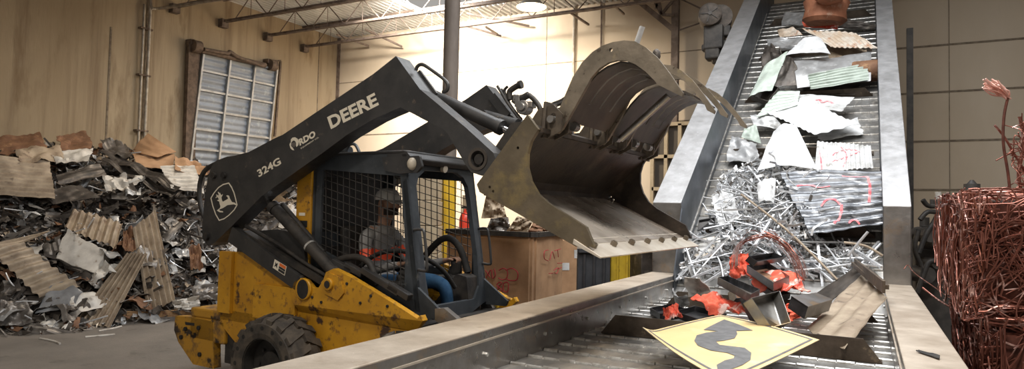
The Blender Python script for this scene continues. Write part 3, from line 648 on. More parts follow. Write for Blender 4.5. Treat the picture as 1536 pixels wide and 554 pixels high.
# ---- cab
CY = .45; FX = lambda z: 1.22+.165*(2.03-z)
for sg in (-1, 1):
    out = [(.27, 1.14), (.285, 2.035), (.36, 2.045), (FX(2.045), 2.045), (FX(1.86), 1.86), (FX(1.1), 1.1), (FX(1.05), 1.05), (1.62, .885), (1.60, .84), (1.10, .84), (.55, 1.02)]
    win = [(.355, 1.29), (.365, 1.93), (1.185, 1.87), (1.20, 1.80), (1.258, 1.30), (1.255, 1.01), (1.20, 1.0)]
    m = MB(); m.prism(out, XZ, sg*CY, sg*(CY-.025), holes=[win]); cf = lb(m, 'cab_side_frame', 'cabpaint', bevel=.004)
    m = MB()
    lo = lambda x: 1.29 if x < .36 else (1.29-(x-.355)*(.285/.85))
    hi = lambda x: 1.93-(x-.365)*.073
    x = .39
    while x < 1.25: m.beam((min(1.255, x+.03), sg*(CY-.012), max(1.0, lo(x+.03))), (x, sg*(CY-.012), hi(x)), .006, .006); x += .066
    z = 1.06; K_ = .24
    while z < 2.12:
        ze = lambda x: z-K_*(x-.36)
        xs = [.36+.02*i for i in range(46)]
        xs = [x for x in xs if ze(x) < hi(x)-.002 and ze(x) > max(1.0, lo(x)) and x <= 1.25]
        if len(xs) > 2: m.beam((xs[0], sg*(CY-.018), ze(xs[0])), (xs[-1], sg*(CY-.018), ze(xs[-1])), .006, .006, V((0, 1, 0)))
        z += .066
    lb(m, 'window_mesh', 'wire', cf)
    # grab handle on the front post
    m = MB(); yh = sg*(CY-.02)
    H = [V((FX(1.47), yh, 1.47)), V((FX(1.46)+.07, yh, 1.475)), V((FX(1.4)+.09, yh, 1.44)), V((FX(1.2)+.09, yh, 1.21)), V((FX(1.17)+.07, yh, 1.175)), V((FX(1.16), yh, 1.18))]
    m.tube(bez(H, 3), .011, 8); lb(m, 'grab_handle', 'black', cf, smooth=60)
m = MB()
FP = lambda y, z, d: V((FX(z)+d, y, z))
ot = [(-.45, 2.045), (.45, 2.045), (.45, .87), (.36, .85), (.20, .80), (-.20, .80), (-.36, .85), (-.45, .87)]
op = [(-.345, 1.80), (-.31, 1.87), (-.22, 1.925), (.20, 1.935), (.29, 1.90), (.345, 1.82), (.355, 1.70), (.365, 1.25), (.345, 1.0), (.26, .90), (-.24, .90), (-.33, .97), (-.345, 1.10)]
m.prism(ot, FP, 0, -.045, holes=[op]); lb(m, 'cab_front_frame', 'cabpaint', bevel=.006)
m = MB(); m.bb((.27, -.46, 2.04), (1.24, .46, 2.065)); m.bb((1.05, -.46, 2.0), (1.26, .46, 2.045)); m.prism([(1.20, 2.045), (1.25, 2.05), (1.30, 2.0), (1.26, 1.96), (1.22, 1.99)], XZ, -.46, .46)
lb(m, 'cab_roof', 'black', bevel=.012)
m = MB(); m.bb((.26, -.45, 1.1), (.30, .45, 1.42)); m.bb((.26, -.45, 1.88), (.30, .45, 2.04)); m.bb((.26, -.45, 1.4), (.3, -.38, 1.9)); m.bb((.26, .38, 1.4), (.3, .45, 1.9)); lb(m, 'cab_rear_frame', 'cabpaint')
m = MB(); m.bb((.275, -.38, 1.4), (.285, .38, 1.9)); lb(m, 'rear_blackout', 'stickbk')  # added opaque black pane, keeps the cab interior dark
# light bracket at the corner
m = MB(); k = [ml(574, 236, -.465), ml(578, 256, -.465), ml(600, 261, -.465), ml(626, 259, -.465), ml(634, 250, -.465), ml(630, 234, -.465)]
m.prism([(p.x, p.z) for p in k], XZ, -.475, -.45); br = lb(m, 'light_bracket', 'black', bevel=.006)
m = MB(); c = ml(617.5, 246, -.485); m.lathe([(.001, .03), (.03, .026), (.045, .01), (.048, -.01)], lambda x, y, h: V((c.x+x*.75, c.y-h, c.z+y)), 20); lb(m, 'work_light', 'glassy', br, smooth=60)
m = MB(); m.cyl((1.24, 0, 1.955), (1.27, 0, 1.95), .03, n=14); lb(m, 'marker_light', 'glassy')
# yellow upright behind the cage
m = MB(); m.bb((.09, -.47, 1.15), (.262, -.40, 2.02)); u = lb(m, 'rear_upright', 'yellow', bevel=.006)
m = MB(); m.bb((.13, -.472, 1.55), (.20, -.470, 1.575)); m.bb((.12, -.472, 1.455), (.23, -.470, 1.51), 1); lb(m, 'plate_label', ['cream', 'stickbk'], u)
m = MB(); m.bb((.09, .40, 1.15), (.262, .47, 2.02)); lb(m, 'rear_upright', 'yellow', bevel=.006)
m = MB(); m.cyl((-.10, 0, 2.13), (.22, 0, 2.13), .035, n=16); m.tube(bez([(.20, -.05, 2.09), (.25, -.05, 2.17), (.33, -.05, 2.17), (.40, -.05, 2.06)]), .014, 8); m.beam((.05, 0, 1.42), (.05, 0, 2.12), .05, .05); lb(m, 'exhaust_pipe', 'cabpaint', smooth=40)
# cab floor, seat, controls
m = MB(); m.bb((.3, -.43, .62), (1.40, .43, .66)); m.bb((.3, -.43, .62), (.34, .43, 1.3)); lb(m, 'cab_floor', 'blackdk')
m = MB(); m.box((.62, 0, .86), (.46, .46, .12)); m.box((.40, 0, 1.18), (.10, .44, .58), Matrix.Rotation(-.12, 3, 'Y')); m.bb((.5, -.2, .66), (.75, .2, .81)); lb(m, 'seat', 'blackdk', bevel=.04)
for sg in (-1, 1):
    m = MB(); m.bb((.70, min(sg*.26, sg*.42), .98), (1.20, max(sg*.26, sg*.42), 1.06)); m.tube(bez([(1.12, sg*.33, 1.05), (1.17, sg*.32, 1.12), (1.18, sg*.30, 1.20)]), [.05]*7+[.045]*5+[.035], 10)
    m.lathe([(.07, 1.05), (.065, 1.07), (.05, 1.09), (.055, 1.105), (.035, 1.125), (.04, 1.14), (.02, 1.16)], lambda x, y, h: V((1.14+x, sg*.33+y, h)), 14); lb(m, 'joystick_console', 'hub', bevel=.01, smooth=40)
m = MB(); m.tube(bez([(.62, -.40, 1.05), (.85, -.37, 1.24), (1.05, -.33, 1.30), (1.22, -.22, 1.26), (1.30, -.05, 1.15), (1.32, .1, 1.0)]), .018, 8); m.tube(bez([(.62, .40, 1.05), (.95, .38, 1.36), (1.15, .36, 1.33), (1.28, .34, 1.10)]), .03, 8)
lb(m, 'lap_bar', 'hub', smooth=50)
m = MB(); m.prism([(1.0, .66), (1.42, .66), (1.36, 1.08), (1.26, 1.10), (1.0, .8)], XZ, .20, .36); m.prism([(1.25, .66), (1.42, .66), (1.38, .86)], XZ, -.2, .2); lb(m, 'kick_panel', 'blackdk', bevel=.01)
# black tube on the near side of the cab base
m = MB(); m.tube(bez([ml(500, 393, -.5), ml(515, 388, -.5), ml(535, 386, -.5), ml(552, 393, -.5), ml(560, 408, -.5), ml(566, 428, -.5)]), .026, 10); lb(m, 'hydraulic_hose', 'blackdk', smooth=50)
m = MB(); 
for p0, p1 in [((520, 398), (545, 412)), ((545, 405), (600, 440)), ((585, 428), (615, 447)), ((500, 392), (530, 408))]: m.beam(ml(*p0, -.53), ml(*p1, -.53), .06, .05)
lb(m, 'step_bracket', 'black', bevel=.006)
# front foot plates
m = MB(); m.prism([(p.x, p.z) for p in [ml(655, 463, -.50), ml(668, 462, -.50), ml(690, 480, -.50), ml(668, 492, -.50), ml(655, 480, -.5)]], XZ, -.52, -.47); lb(m, 'front_bracket', 'rail')
m = MB(); m.prism([(p.x, p.z) for p in [ml(722, 448, .5), ml(731, 444, .5), ml(742, 462, .5), ml(732, 476, .5), ml(726, 470, .5)]], XZ, .47, .52); lb(m, 'front_bracket', 'rail')
m = MB(); m.prism([(p.x, p.z) for p in [ml(730, 440, .54), ml(742, 440, .54), ml(748, 452, .54), ml(747, 463, .54), ml(737, 462, .54)]], XZ, .52, .56); lb(m, 'corner_pad', 'yelpost', bevel=.006)

# ---- bucket with grapple
BY = .95
bk = bpy.data.objects.new('grapple_bucket', None); COL.objects.link(bk); bk.parent = ld; MW[bk.name] = LMW
SIDE = [(2.559, 2.188), (2.632, 2.099), (2.585, 2.03), (2.565, 1.96), (2.565, 1.88), (2.59, 1.80), (2.64, 1.725), (2.71, 1.672), (2.945, 1.545), (2.995, 1.440), (2.885, 1.436), (2.238, 1.735), (2.216, 1.781)]
for sg in (-1, 1):
    m = MB(); y0 = sg*BY; y1 = sg*(BY-.03)
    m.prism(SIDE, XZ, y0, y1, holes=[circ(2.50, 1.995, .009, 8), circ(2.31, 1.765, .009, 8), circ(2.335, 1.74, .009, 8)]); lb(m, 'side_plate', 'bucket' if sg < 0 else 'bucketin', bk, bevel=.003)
I0 = V((2.30, 0, 1.755)); 
inner = [(2.632, 2.095), (2.52, 1.99), (2.42, 1.90), (2.33, 1.82), (2.30, 1.775), (2.31, 1.742)]
outer = [(2.60, 2.13), (2.49, 2.02), (2.38, 1.93), (2.27, 1.83), (2.23, 1.775), (2.25, 1.715)]
m = MB(); yb = BY-.031
for a, b in zip(range(5), range(1, 6)):
    A = [V((inner[a][0], -yb, inner[a][1])), V((inner[b][0], -yb, inner[b][1])), V((outer[b][0], -yb, outer[b][1])), V((outer[a][0], -yb, outer[a][1]))]
    m.hexa(A, [V((p.x, yb, p.z)) for p in A])
m.bb((2.585, -yb, 2.085), (2.645, yb, 2.11)); lb(m, 'back_plate', 'bucketin', bk)
m = MB(); A = [V((2.30, -yb, 1.748)), V((2.30, -yb, 1.72)), V((2.93, -yb, 1.428)), V((2.93, -yb, 1.452))]
m.hexa(A, [V((p.x, yb, p.z)) for p in A]); lb(m, 'bucket_floor', 'bucketfloor', bk)
m = MB(); A = [V((2.88, -BY-.01, 1.480)), V((2.875, -BY-.01, 1.450)), V((3.03, -BY-.01, 1.372)), V((3.04, -BY-.01, 1.378))]
A = [V((2.875, -BY-.01, 1.4785)), V((2.87, -BY-.01, 1.450)), V((3.035, -BY-.01, 1.378)), V((3.045, -BY-.01, 1.386)), ]
m.hexa(A, [V((p.x, BY+.01, p.z)) for p in A]); bl_ = lb(m, 'cutting_edge', 'blade', bk, bevel=.002)
dn = V((.47, 0, .88)).normalized()
for k in range(7):
    c = V((2.955, -.88+k*.293, 1.432)); m = MB(); m.cyl(c-dn*.005, c+dn*.028, .022, n=6); m.cyl(c+dn*.02, c+dn*.034, .013, n=10); lb(m, 'bolt', 'tine', bl_)
# coupler behind
m = MB()
for sg in (-1, 1):
    m.prism([(2.18, 1.80), (2.02, 1.90), (2.02, 2.04), (2.16, 2.22), (2.50, 2.24), (2.54, 2.14)], XZ, sg*.47, sg*.43); m.prism([(2.18, 1.80), (2.02, 1.90), (2.02, 2.04), (2.16, 2.22), (2.50, 2.24), (2.54, 2.14)], XZ, sg*.30, sg*.27)
m.cyl((2.03, -.5, 1.962), (2.03, .5, 1.962), .05, n=16)
lb(m, 'coupler_plate', 'blackdk', bk, bevel=.004)
# tines
TI = [(2.62, 2.13), (2.69, 2.27), (2.76, 2.42), (2.82, 2.505), (2.885, 2.56), (2.945, 2.59), (3.01, 2.604), (3.08, 2.606), (3.146, 2.593), (3.21, 2.55), (3.275, 2.489), (3.345, 2.395), (3.42, 2.281), (3.415, 2.262), (3.345, 2.30), (3.278, 2.338), (3.262, 2.36), (3.21, 2.415), (3.148, 2.463), (3.09, 2.49), (3.04, 2.497), (2.985, 2.488), (2.93, 2.46), (2.88, 2.41), (2.835, 2.336), (2.80, 2.28), (2.764, 2.222), (2.70, 2.12), (2.665, 2.09), (2.635, 2.10)]
NARROW = [(TI[i][0]*.30+TI[max(0, min(13, 29-i))][0]*.70, TI[i][1]*.30+TI[max(0, min(13, 29-i))][1]*.70) if 14 <= i <= 24 else TI[i] for i in range(len(TI))]
def rotp(p, a, c=(2.62, 2.12)): x, z = p[0]-c[0], p[1]-c[1]; return (c[0]+x*math.cos(a)-z*math.sin(a), c[1]+x*math.sin(a)+z*math.cos(a))
INN = [(2.70, 2.175), (2.78, 2.29), (2.84, 2.37), (2.90, 2.43), (2.97, 2.47), (3.05, 2.49), (3.12, 2.475), (3.19, 2.435)]
gi = 0
for half, ys_, rot in (('near', (-.76, -.08), 0.), ('far', (.28, .88), .03)):
    pass
    for yy in ys_:
        m = MB(); m.prism([rotp(p, rot) for p in (TI if yy < -.5 else NARROW)], XZ, yy-.014, yy+.014, holes=[circ(*rotp((3.0, 2.56), rot), .012, 10)]); lb(m, 'grapple_tine', 'tine', bk, bevel=.003)
    # slotted web plate between the two tines
    y0, y1 = ys_[0]+.014, ys_[1]-.014; w = y1-y0
    P = [rotp(p, rot) for p in INN]
    m = MB()
    def strip(ya, yb_, i0, i1):
        m.sheet(lambda u, v: (lambda t, a: V((P[a][0]*(1-t)+P[min(a+1, len(P)-1)][0]*t, ya+(yb_-ya)*v, P[a][1]*(1-t)+P[min(a+1, len(P)-1)][1]*t)))((u*(i1-i0)+i0) % 1 if (u*(i1-i0)+i0) < len(P)-1 else 0, int(min(u*(i1-i0)+i0, len(P)-1))), (i1-i0)*2, 1, .012)
    strip(y0, y1, 0, 1); strip(y0, y1, 6, 7)
    n = 4; gap = .022
    for k in range(n): strip(y0+w*k/n+(gap/2 if k else 0), y0+w*(k+1)/n-(gap/2 if k < n-1 else 0), 1, 6)
    m.build('grapple_web', 'tinedk', bk, world=False, smooth=30)
    # hinge ears, cross gussets, pins, short cylinder
    for yy in ys_:
        m = MB()
        for dy in (-.05, .05):
            m.prism([(2.50, 2.16), (2.56, 2.24), (2.66, 2.26), (2.72, 2.20), (2.71, 2.10), (2.62, 2.06)], XZ, yy+dy-.008, yy+dy+.008, holes=[circ(2.66, 2.19, .02, 12)])
        m.hexa([V((2.60, yy-.10, 2.06)), V((2.60, yy+.12, 2.06)), V((2.60, yy+.07, 2.28)), V((2.60, yy-.07, 2.28))], [V((2.62, yy-.10, 2.06)), V((2.62, yy+.12, 2.06)), V((2.62, yy+.07, 2.28)), V((2.62, yy-.07, 2.28))])
        lb(m, 'hinge_bracket', 'hingebr', bk, bevel=.003)
        m = MB(); s_ = -1 if yy > .5 else 1
        m.hexa([V((2.60, yy+s_*.14, 2.08)), V((2.60, yy+s_*.26, 2.08)), V((2.68, yy+s_*.22, 2.25)), V((2.68, yy+s_*.15, 2.25))], [V((2.615, yy+s_*.14, 2.08)), V((2.615, yy+s_*.26, 2.08)), V((2.695, yy+s_*.22, 2.25)), V((2.695, yy+s_*.15, 2.25))])
        lb(m, 'gusset_plate', 'hingebr', bk, bevel=.003)
        m = MB(); m.cyl((2.655, yy-.09, 2.17), (2.655, yy+.09, 2.17), .022, n=14); lb(m, 'pivot_pin', 'rail', bk, smooth=40)
        m = MB(); m.cyl((2.70, yy+s_*.12, 2.15), (2.70, yy+s_*.18, 2.15), .028, n=14); lb(m, 'pin_nut', 'rail', bk, smooth=40)
    ym = sum(ys_)/2; m = MB(); m.cyl((2.45, ym+.03, 2.20), (2.66, ym+.03, 2.27), .035, n=16); m.cyl((2.66, ym+.03, 2.27), (2.78, ym+.03, 2.33), .02, n=12, m=1); lb(m, 'grapple_cylinder', ['rail', 'chrome'], bk, smooth=40)
m = MB()
m.sheet(lambda u, v: (lambda s, a: V((INN[a][0]*(1-s)+INN[min(a+1, 7)][0]*s+.01, -.064+.328*v, INN[a][1]*(1-s)+INN[min(a+1, 7)][1]*s-.015)))((u*5.99) % 1, int(u*5.99)), 14, 1, .012)
m.build('gap_filler', 'tinedk', bk, world=False, smooth=30)  # added dark sheet hides the bright wall between the tine pairs
m = MB(); m.cyl((2.74, .04, 2.14), (3.08, .04, 2.42), .024, n=12); lb(m, 'grapple_rod', 'rail', bk, smooth=40)
# tilt cylinders
for sg, a, b, c in ((-1, (640, 140), (753, 192), (775, 203)), (1, (728, 174), (776, 188), (800, 197))):
    A, B, C_ = ml(*a, sg*.35), ml(*b, sg*.35), ml(*c, sg*.35)
    m = MB(); m.cyl(A, B, .05, n=20); m.cyl(B, B-(B-A).normalized()*.04, .056, n=20); m.cyl(A-V((0, .05, 0)), A+V((0, .05, 0)), .045, n=14); t_ = lb(m, 'tilt_cylinder', 'black', smooth=40)
    m = MB(); m.cyl(B, C_+(C_-B).normalized()*.12, .022, n=14); lb(m, 'rod', 'chrome', t_, smooth=40)
# hydraulic lines at the far arm
Q = lambda u, v, y=.50: ml(700+u*.2165, 110+v*.2165, y)
m = MB()
for k, pts in enumerate([[(212, 88), (250, 150), (290, 215), (375, 330)], [(285, 92), (262, 120), (280, 190), (330, 260), (380, 320)], [(240, 110), (270, 150), (300, 215), (360, 300)]]): m.tube(bez([Q(*p, .47+.02*k) for p in pts], 5), .013, 8)
m.tube(bez([Q(300, 185), Q(297, 130), Q(330, 100), Q(372, 78)], 5), .026, 10); m.cyl(Q(362, 82), Q(382, 76), .036, n=10)
m.tube(bez([Q(330, 210), Q(350, 180), Q(390, 170), Q(430, 148)], 5), .03, 10)
m.tube(bez([Q(430, 150), Q(470, 185), Q(505, 235), Q(518, 300), Q(522, 330)], 5), .022, 10)
m.tube(bez([Q(545, 330, .4), Q(545, 270, .4), Q(590, 220, .4), Q(660, 190, .4), Q(740, 130, .4)], 5), .018, 8); m.tube(bez([Q(550, 320, .3), Q(580, 240, .3), Q(640, 215, .3), Q(740, 170, .3)], 5), .015, 8)
m.tube(bez([Q(310, 160), Q(345, 165), Q(380, 200), Q(400, 215)], 5), .012, 8)
lb(m, 'hydraulic_hose', 'blackdk', smooth=60)
m = MB(); c = Q(402, 240); m.cyl(c-V((0, .05, 0)), c+V((0, .05, 0)), .06, n=14); m.cyl(c-V((0, .07, 0)), c-V((0, .05, 0)), .035, n=12); m.box(c+V((.05, 0, .02)), (.08, .08, .05)); m.box(c+V((-.06, 0, .06)), (.05, .06, .1)); m.cyl(Q(340, 150), Q(340, 200), .03, n=10)
lb(m, 'valve_block', 'rail', bevel=.006)
for sg in (-1, 1): m = MB(); m.prism([(1.33, 2.60), (1.40, 2.64), (1.56, 2.46), (1.50, 2.40)], XZ, sg*.50, sg*.52); lb(m, 'hose_guard', 'black')
# ================================================================== DRIVER (top level)
def skin(name, chains, root, matn, parent=None, lv=1, world=True):
    vs = []; rad = []; ed = []; idx = {}
    for ch in chains:
        prev = None
        for (p, r) in ch:
            key = tuple(round(c, 4) for c in p)
            if key not in idx: idx[key] = len(vs); vs.append(V(p)); rad.append(r)
            i = idx[key]
            if prev is not None and prev != i: ed.append((prev, i))
            prev = i
    me = bpy.data.meshes.new(name); me.from_pydata(vs, ed, []); me.materials.append(MT[matn])
    o = bpy.data.objects.new(name, me); COL.objects.link(o); o.parent = parent
    me.skin_vertices.new() if hasattr(me.skin_vertices, 'new') and not me.skin_vertices else None
    s = o.modifiers.new('skin', 'SKIN'); s.use_smooth_shade = True
    if not me.skin_vertices:
        bm = bmesh.new(); bm.from_mesh(me); bm.verts.layers.skin.verify(); bm.to_mesh(me); bm.free()
    for i, r in enumerate(rad):
        k = me.skin_vertices[0].data[i]; k.radius = (r if isinstance(r, tuple) else (r, r)); k.use_root = (i == idx[tuple(round(c, 4) for c in root)])
    b = o.modifiers.new('sub', 'SUBSURF'); b.levels = lv; b.render_levels = lv
    dg = bpy.context.evaluated_depsgraph_get(); ev = o.evaluated_get(dg); m2 = bpy.data.meshes.new_from_object(ev)
    o.modifiers.clear(); o.data = m2; 
    for p in m2.polygons: p.use_smooth = True
    if not m2.materials: m2.materials.append(MT[matn])
    return o
pr_ = thing('person', 'driver seated in the loader cage in grey top, orange band and blue jeans', 'person', LMW @ V((.60, 0, .92)), LR)
def S(p): return (p[0]-.60, p[1], p[2]-.92)
def ch(*a): return [(S(p), r) for p, r in a]
hip = (.58, 0, .98)
body = [ch((hip, (.15, .12)), ((.56, 0, 1.12), (.14, .11)), ((.57, 0, 1.28), (.16, .12)), ((.60, 0, 1.39), (.15, .10)), ((.62, 0, 1.46), .065), ((.645, 0, 1.53), .055), ((.665, 0, 1.60), (.075, .085)), ((.67, 0, 1.68), (.08, .09)), ((.665, 0, 1.73), .06))]
for sg in (-1, 1):
    body.append(ch(((.60, 0, 1.39), (.15, .10)), ((.60, sg*.12, 1.41), .075), ((.61, sg*.19, 1.38), .065), ((.66, sg*.24, 1.24), .052), ((.74, sg*.27, 1.12), .046), ((.92, sg*.28, 1.16), .038), ((1.06, sg*.29, 1.19), .028), ((1.11, sg*.295, 1.20), (.035, .02)), ((1.14, sg*.295, 1.205), (.034, .018))))
    body.append(ch((hip, (.15, .12)), ((.66, sg*.11, .98), .10), ((.86, sg*.15, 1.02), .085), ((1.10, sg*.17, 1.03), .065), ((1.18, sg*.17, .98), .062), ((1.20, sg*.17, .84), .055), ((1.22, sg*.17, .74), .045), ((1.24, sg*.17, .70), .045), ((1.34, sg*.18, .685), .04)))
    for k in range(4):
        y = sg*.295+(k-1.5)*.017; body.append(ch(((1.14, sg*.295, 1.205), (.034, .018)), ((1.155, y, 1.215), .009), ((1.19, y, 1.225), .009), ((1.215, y, 1.205), .0085), ((1.205, y, 1.18), .008)))
    body.append(ch(((1.11, sg*.295, 1.20), (.035, .02)), ((1.125, sg*.26, 1.205), .011), ((1.16, sg*.245, 1.21), .010), ((1.19, sg*.25, 1.205), .009)))
b = skin('body', body, S(hip), 'skin', pr_)
# colour the one continuous body by region: sweatshirt, jeans, boots, skin
for nm in ('hoodie', 'jeans', 'hub', 'hivis'): b.data.materials.append(MT[nm])
for p in b.data.polygons:
    c = p.center+V((.60, 0, .92)); k = 0
    if c.z < 1.455 and not (c.x > 1.07 and c.z > 1.12): k = 1
    if (c.z < 1.02 and c.x < .75) or (c.x >= .74 and c.z < 1.095 and abs(c.y) < .30 and not (abs(c.y) > .245 and c.z > 1.07)): k = 2
    if c.z < .735: k = 3
    if k == 1 and abs(c.y) < .30 and c.x < .80 and (1.225 < c.z < 1.295): k = 4
    p.material_index = k
def W_(mb, name, mt, **k): return mb.build(name, mt, pr_, world=False, **k)
O = V((.60, 0, .92))
m = MB(); hc = V((.672, 0, 1.685))
m.lathe([(.001, .105), (.05, .098), (.085, .07), (.102, .03), (.106, 0), (.098, 0)], lambda x, y, h: hc-O+V((x*1.12, y, h+.01)), 24)
m.sheet(lambda u, v: hc-O+V((.08+.10*u*math.cos((v-.5)*2.0), .11*math.sin((v-.5)*2.2), .012-.03*u)), 4, 8, .006); W_(m, 'cap', 'hat', smooth=50)
m = MB(); m.sheet(lambda u, v: hc-O+V((.085*math.cos((v-.5)*2.4), .088*math.sin((v-.5)*2.4), -.055-.06*u)), 3, 10, .012); W_(m, 'beard', 'hair', smooth=50)
m = MB(); f = hc-O
m.tube([f+V((.10, 0, -.01)), f+V((.125, 0, -.045)), f+V((.105, 0, -.055))], [.010, .016, .010], 8)
for sg in (-1, 1):
    m.tube([f+V((0, sg*.088, -.0)), f+V((.01, sg*.098, -.03)), f+V((0, sg*.088, -.06))], [.012, .018, .010], 8)
W_(m, 'nose_and_ears', 'skin', smooth=60)
m = MB()
for sg in (-1, 1): m.cyl(f+V((.094, sg*.034, -.012)), f+V((.101, sg*.034, -.012)), .011, n=10)
m.box(f+V((.098, 0, -.078)), (.008, .045, .008)); W_(m, 'eyes_and_mouth', 'hair')
m = MB(); m.sheet(lambda u, v: V((.62, 0, 1.41))-O+V((.085*math.cos(v*2*PI)-.01, .10*math.sin(v*2*PI), .07*u)), 3, 20, .02); W_(m, 'collar', 'hoodie', smooth=50)
# ================================================================== SCRAP ON THE CONVEYOR
def bil(c, u, v): return c[0].lerp(c[1], u).lerp(c[3].lerp(c[2], u), v)
def crump(u, v, seed, amp, fr=2.2):
    return amp*(noise.noise(V((u*fr+seed*3.1, v*fr+seed*1.7, seed)))+.45*noise.noise(V((u*fr*2.7+seed, v*fr*2.7, seed*2.3))))
def sheetobj(name, C4, mt, corr=None, cr=.03, t=.004, bend=0, seed=1, parent=None, fray=.0, res=14, crf=2.2, smooth=50, bendv=0, mb=None):
    C4 = [V(c) for c in C4]; n = (C4[1]-C4[0]).cross(C4[3]-C4[0]).normalized()
    if n.dot(CC-C4[0]) < 0: n = -n
    nu = nv = res; ax = None
    if corr:
        ax, k, a = corr
        if ax == 'u': nu = k*8
        else: nv = k*8
    def f(u, v):
        uu, vv = u, v
        if fray:
            e = fray*(noise.noise(V((v*6, seed, 0)))); e2 = fray*(noise.noise(V((u*6, 7+seed, 0))))
            uu = u+(e if u in (0, 1) else 0); vv = v+(e2 if v in (0, 1) else 0)
        p = bil(C4, uu, vv); d = crump(u, v, seed, cr, crf)+bend*4*u*(1-u)+bendv*4*v*(1-v)
        if corr:
            ph = (u if ax == 'u' else v)*2*PI*k; d += a*math.sin(ph)
        return p+n*d
    m = MB(); m.sheet(f, nu, nv, t); o = m.build(name, mt, parent, smooth=smooth)
    return o, f, n
def B(px, py, h): return onbed(px, py, h)
CON = 'scrap riding on the conveyor'
def bsheet(name, label, cat, q, mt, **k):
    o, f, n = sheetobj(name, [B(*c) for c in q], mt, **k); tag(o, label, cat); return o, f, n
def paint(parent, f, n, strokes, w=.03, name='paint_stroke'):
    for st in strokes:
        m = MB(); pts = bez([(a, b, 0) for a, b in st], 8)
        L = []
        for i, p in enumerate(pts):
            q = pts[min(i+1, len(pts)-1)]-pts[max(i-1, 0)]
            P0 = f(min(.999, max(.001, p.x)), min(.999, max(.001, p.y)))+n*.006; P1 = f(min(.999, max(.001, p.x+q.x*.1)), min(.999, max(.001, p.y+q.y*.1)))+n*.006
            d = (P1-P0); s = d.cross(n).normalized()*w/2 if d.length > 1e-6 else V((0, 0, w/2)); L += [P0-s, P0+s]
        m.add(L, [(2*i, 2*i+1, 2*i+3, 2*i+2) for i in range(len(pts)-1)])
        m.build(name, 'redpaint', parent, fixn=False)
# road sign lying in front
sc_ = [V(B(1080, 473, .17)), V(B(1229, 511, .19)), V(B(1091, 571, .18)), V(B(964, 504, .17))]
sn = (sc_[1]-sc_[0]).cross(sc_[3]-sc_[0]).normalized(); sn = sn if sn.z > 0 else -sn
def signpt(u, v):        # u: top->right edge, v: top->left edge ; curled left corner
    p = bil(sc_, u, v); e = max(0, v-.84-.25*u); return p+sn*(.9*e*e*1.6+.012*math.sin(3*u+2*v))
sg_ = thing('road_sign', 'yellow diamond road sign with black winding arrow lying flat on the conveyor', 'sign', tuple(sum(sc_, V())/4))
def rc(u, v, r=.06):     # rounded square mapping
    return u, v
m = MB(); N = 26
m.sheet(lambda u, v: signpt(u, v), N, N, .004, 0, 1); m.build('sign_plate', ['signback', 'signyel'], sg_, smooth=40)
m = MB()
def bandp(a0, b0, a1, b1):
    for i in range(24):
        t0, t1 = i/24, (i+1)/24
        P = lambda t, o: signpt(a0+(a1-a0)*t+o[0], b0+(b1-b0)*t+o[1])+sn*.004
        o = (0, .018) if a0 != a1 else (.018, 0)
        m.add([P(t0, (0, 0)), P(t1, (0, 0)), P(t1, o), P(t0, o)], [(0, 1, 2, 3)])
bandp(.035, .03, .965, .03); bandp(.035, .952, .965, .952); bandp(.03, .035, .03, .965); bandp(.952, .035, .952, .965)
m.build('border', 'signblk', sg_, fixn=False)
# arrow: in sign coordinates d=(diag axis along top), built from photo px
def spx(u, v): return (940+.3503*u, 360+.3503*v)
arrow = [(418, 350), (540, 398), (470, 400), (474, 412), (462, 428), (420, 436), (382, 440), (398, 452), (440, 456), (505, 462), (534, 480), (530, 505), (495, 525), (450, 540), (440, 560), (440, 600),
         (372, 600), (372, 548), (385, 525), (420, 508), (458, 500), (462, 490), (430, 480), (360, 472), (305, 455), (290, 438), (300, 418), (340, 408), (392, 402), (330, 396)]
m = MB(); ap = smooth2(arrow, 1)
so = sc_[0]+sn*.0
def onsign(px, py):
    w = hit(px, py, so, sn); return w
pts = [onsign(*spx(*p)) for p in arrow]
# convert to (u, v) by inverse bilinear (near-affine), so that the film follows the curled plate
def inv(p):
    u = v = .5
    for _ in range(12):
        e = p-bil(sc_, u, v); du = sc_[1].lerp(sc_[2], v)-sc_[0].lerp(sc_[3], v); dv = sc_[3].lerp(sc_[2], u)-sc_[0].lerp(sc_[1], u)
        a, b, c = du.dot(du), du.dot(dv), dv.dot(dv); x, y = e.dot(du), e.dot(dv); D = a*c-b*b
        u += (x*c-y*b)/D; v += (a*y-b*x)/D
    return u, v
uv = [inv(p) for p in pts]
uv = [(min(.93, u), min(.93, v)) for u, v in uv]
uvd = []
for i in range(len(uv)):
    a = V((*uv[i], 0)); b = V((*uv[(i+1) % len(uv)], 0)); k = max(1, int((b-a).length/.03))
    for j in range(k): c = a.lerp(b, j/k); uvd.append((c.x, c.y))
m.prism(uvd, lambda u, v, d: signpt(u, v)+sn*d, .0045, .0052); m.build('winding_arrow', 'signblk', sg_, fixn=False)
# corrugated tan sheet leaning at the right guard
o, f, n = bsheet('corrugated_sheet', 'long tan weathered ribbed sheet leaning beside the right guard near the sign', 'sheet', [(1291, 412, .34), (1330, 446, .30), (1266, 523, .10), (1209, 495, .06)], 'corrtan', corr=('u', 3, .012), cr=.015, t=.006, fray=.03, seed=3, res=30)
m = MB(); a, b, c, d = B(1276, 392, .42), B(1288, 398, .40), B(1334, 432, .36), B(1318, 434, .33)
m.beam(B(1283, 396, .42), B(1326, 431, .36), .07, .035); m.beam(B(1283, 396, .44), B(1326, 431, .38), .02, .09); o = m.build('angle_bar', 'flight', bevel=.003); tag(o, 'black steel angle bar across the top of the tan ribbed sheet', 'bar')
bsheet('steel_sheet', 'dark brown plain sheet propped behind the tan ribbed sheet', 'sheet', [(1284, 400, .36), (1300, 414, .34), (1246, 452, .12), (1222, 442, .10)], 'scrapdk', cr=.012, t=.006)
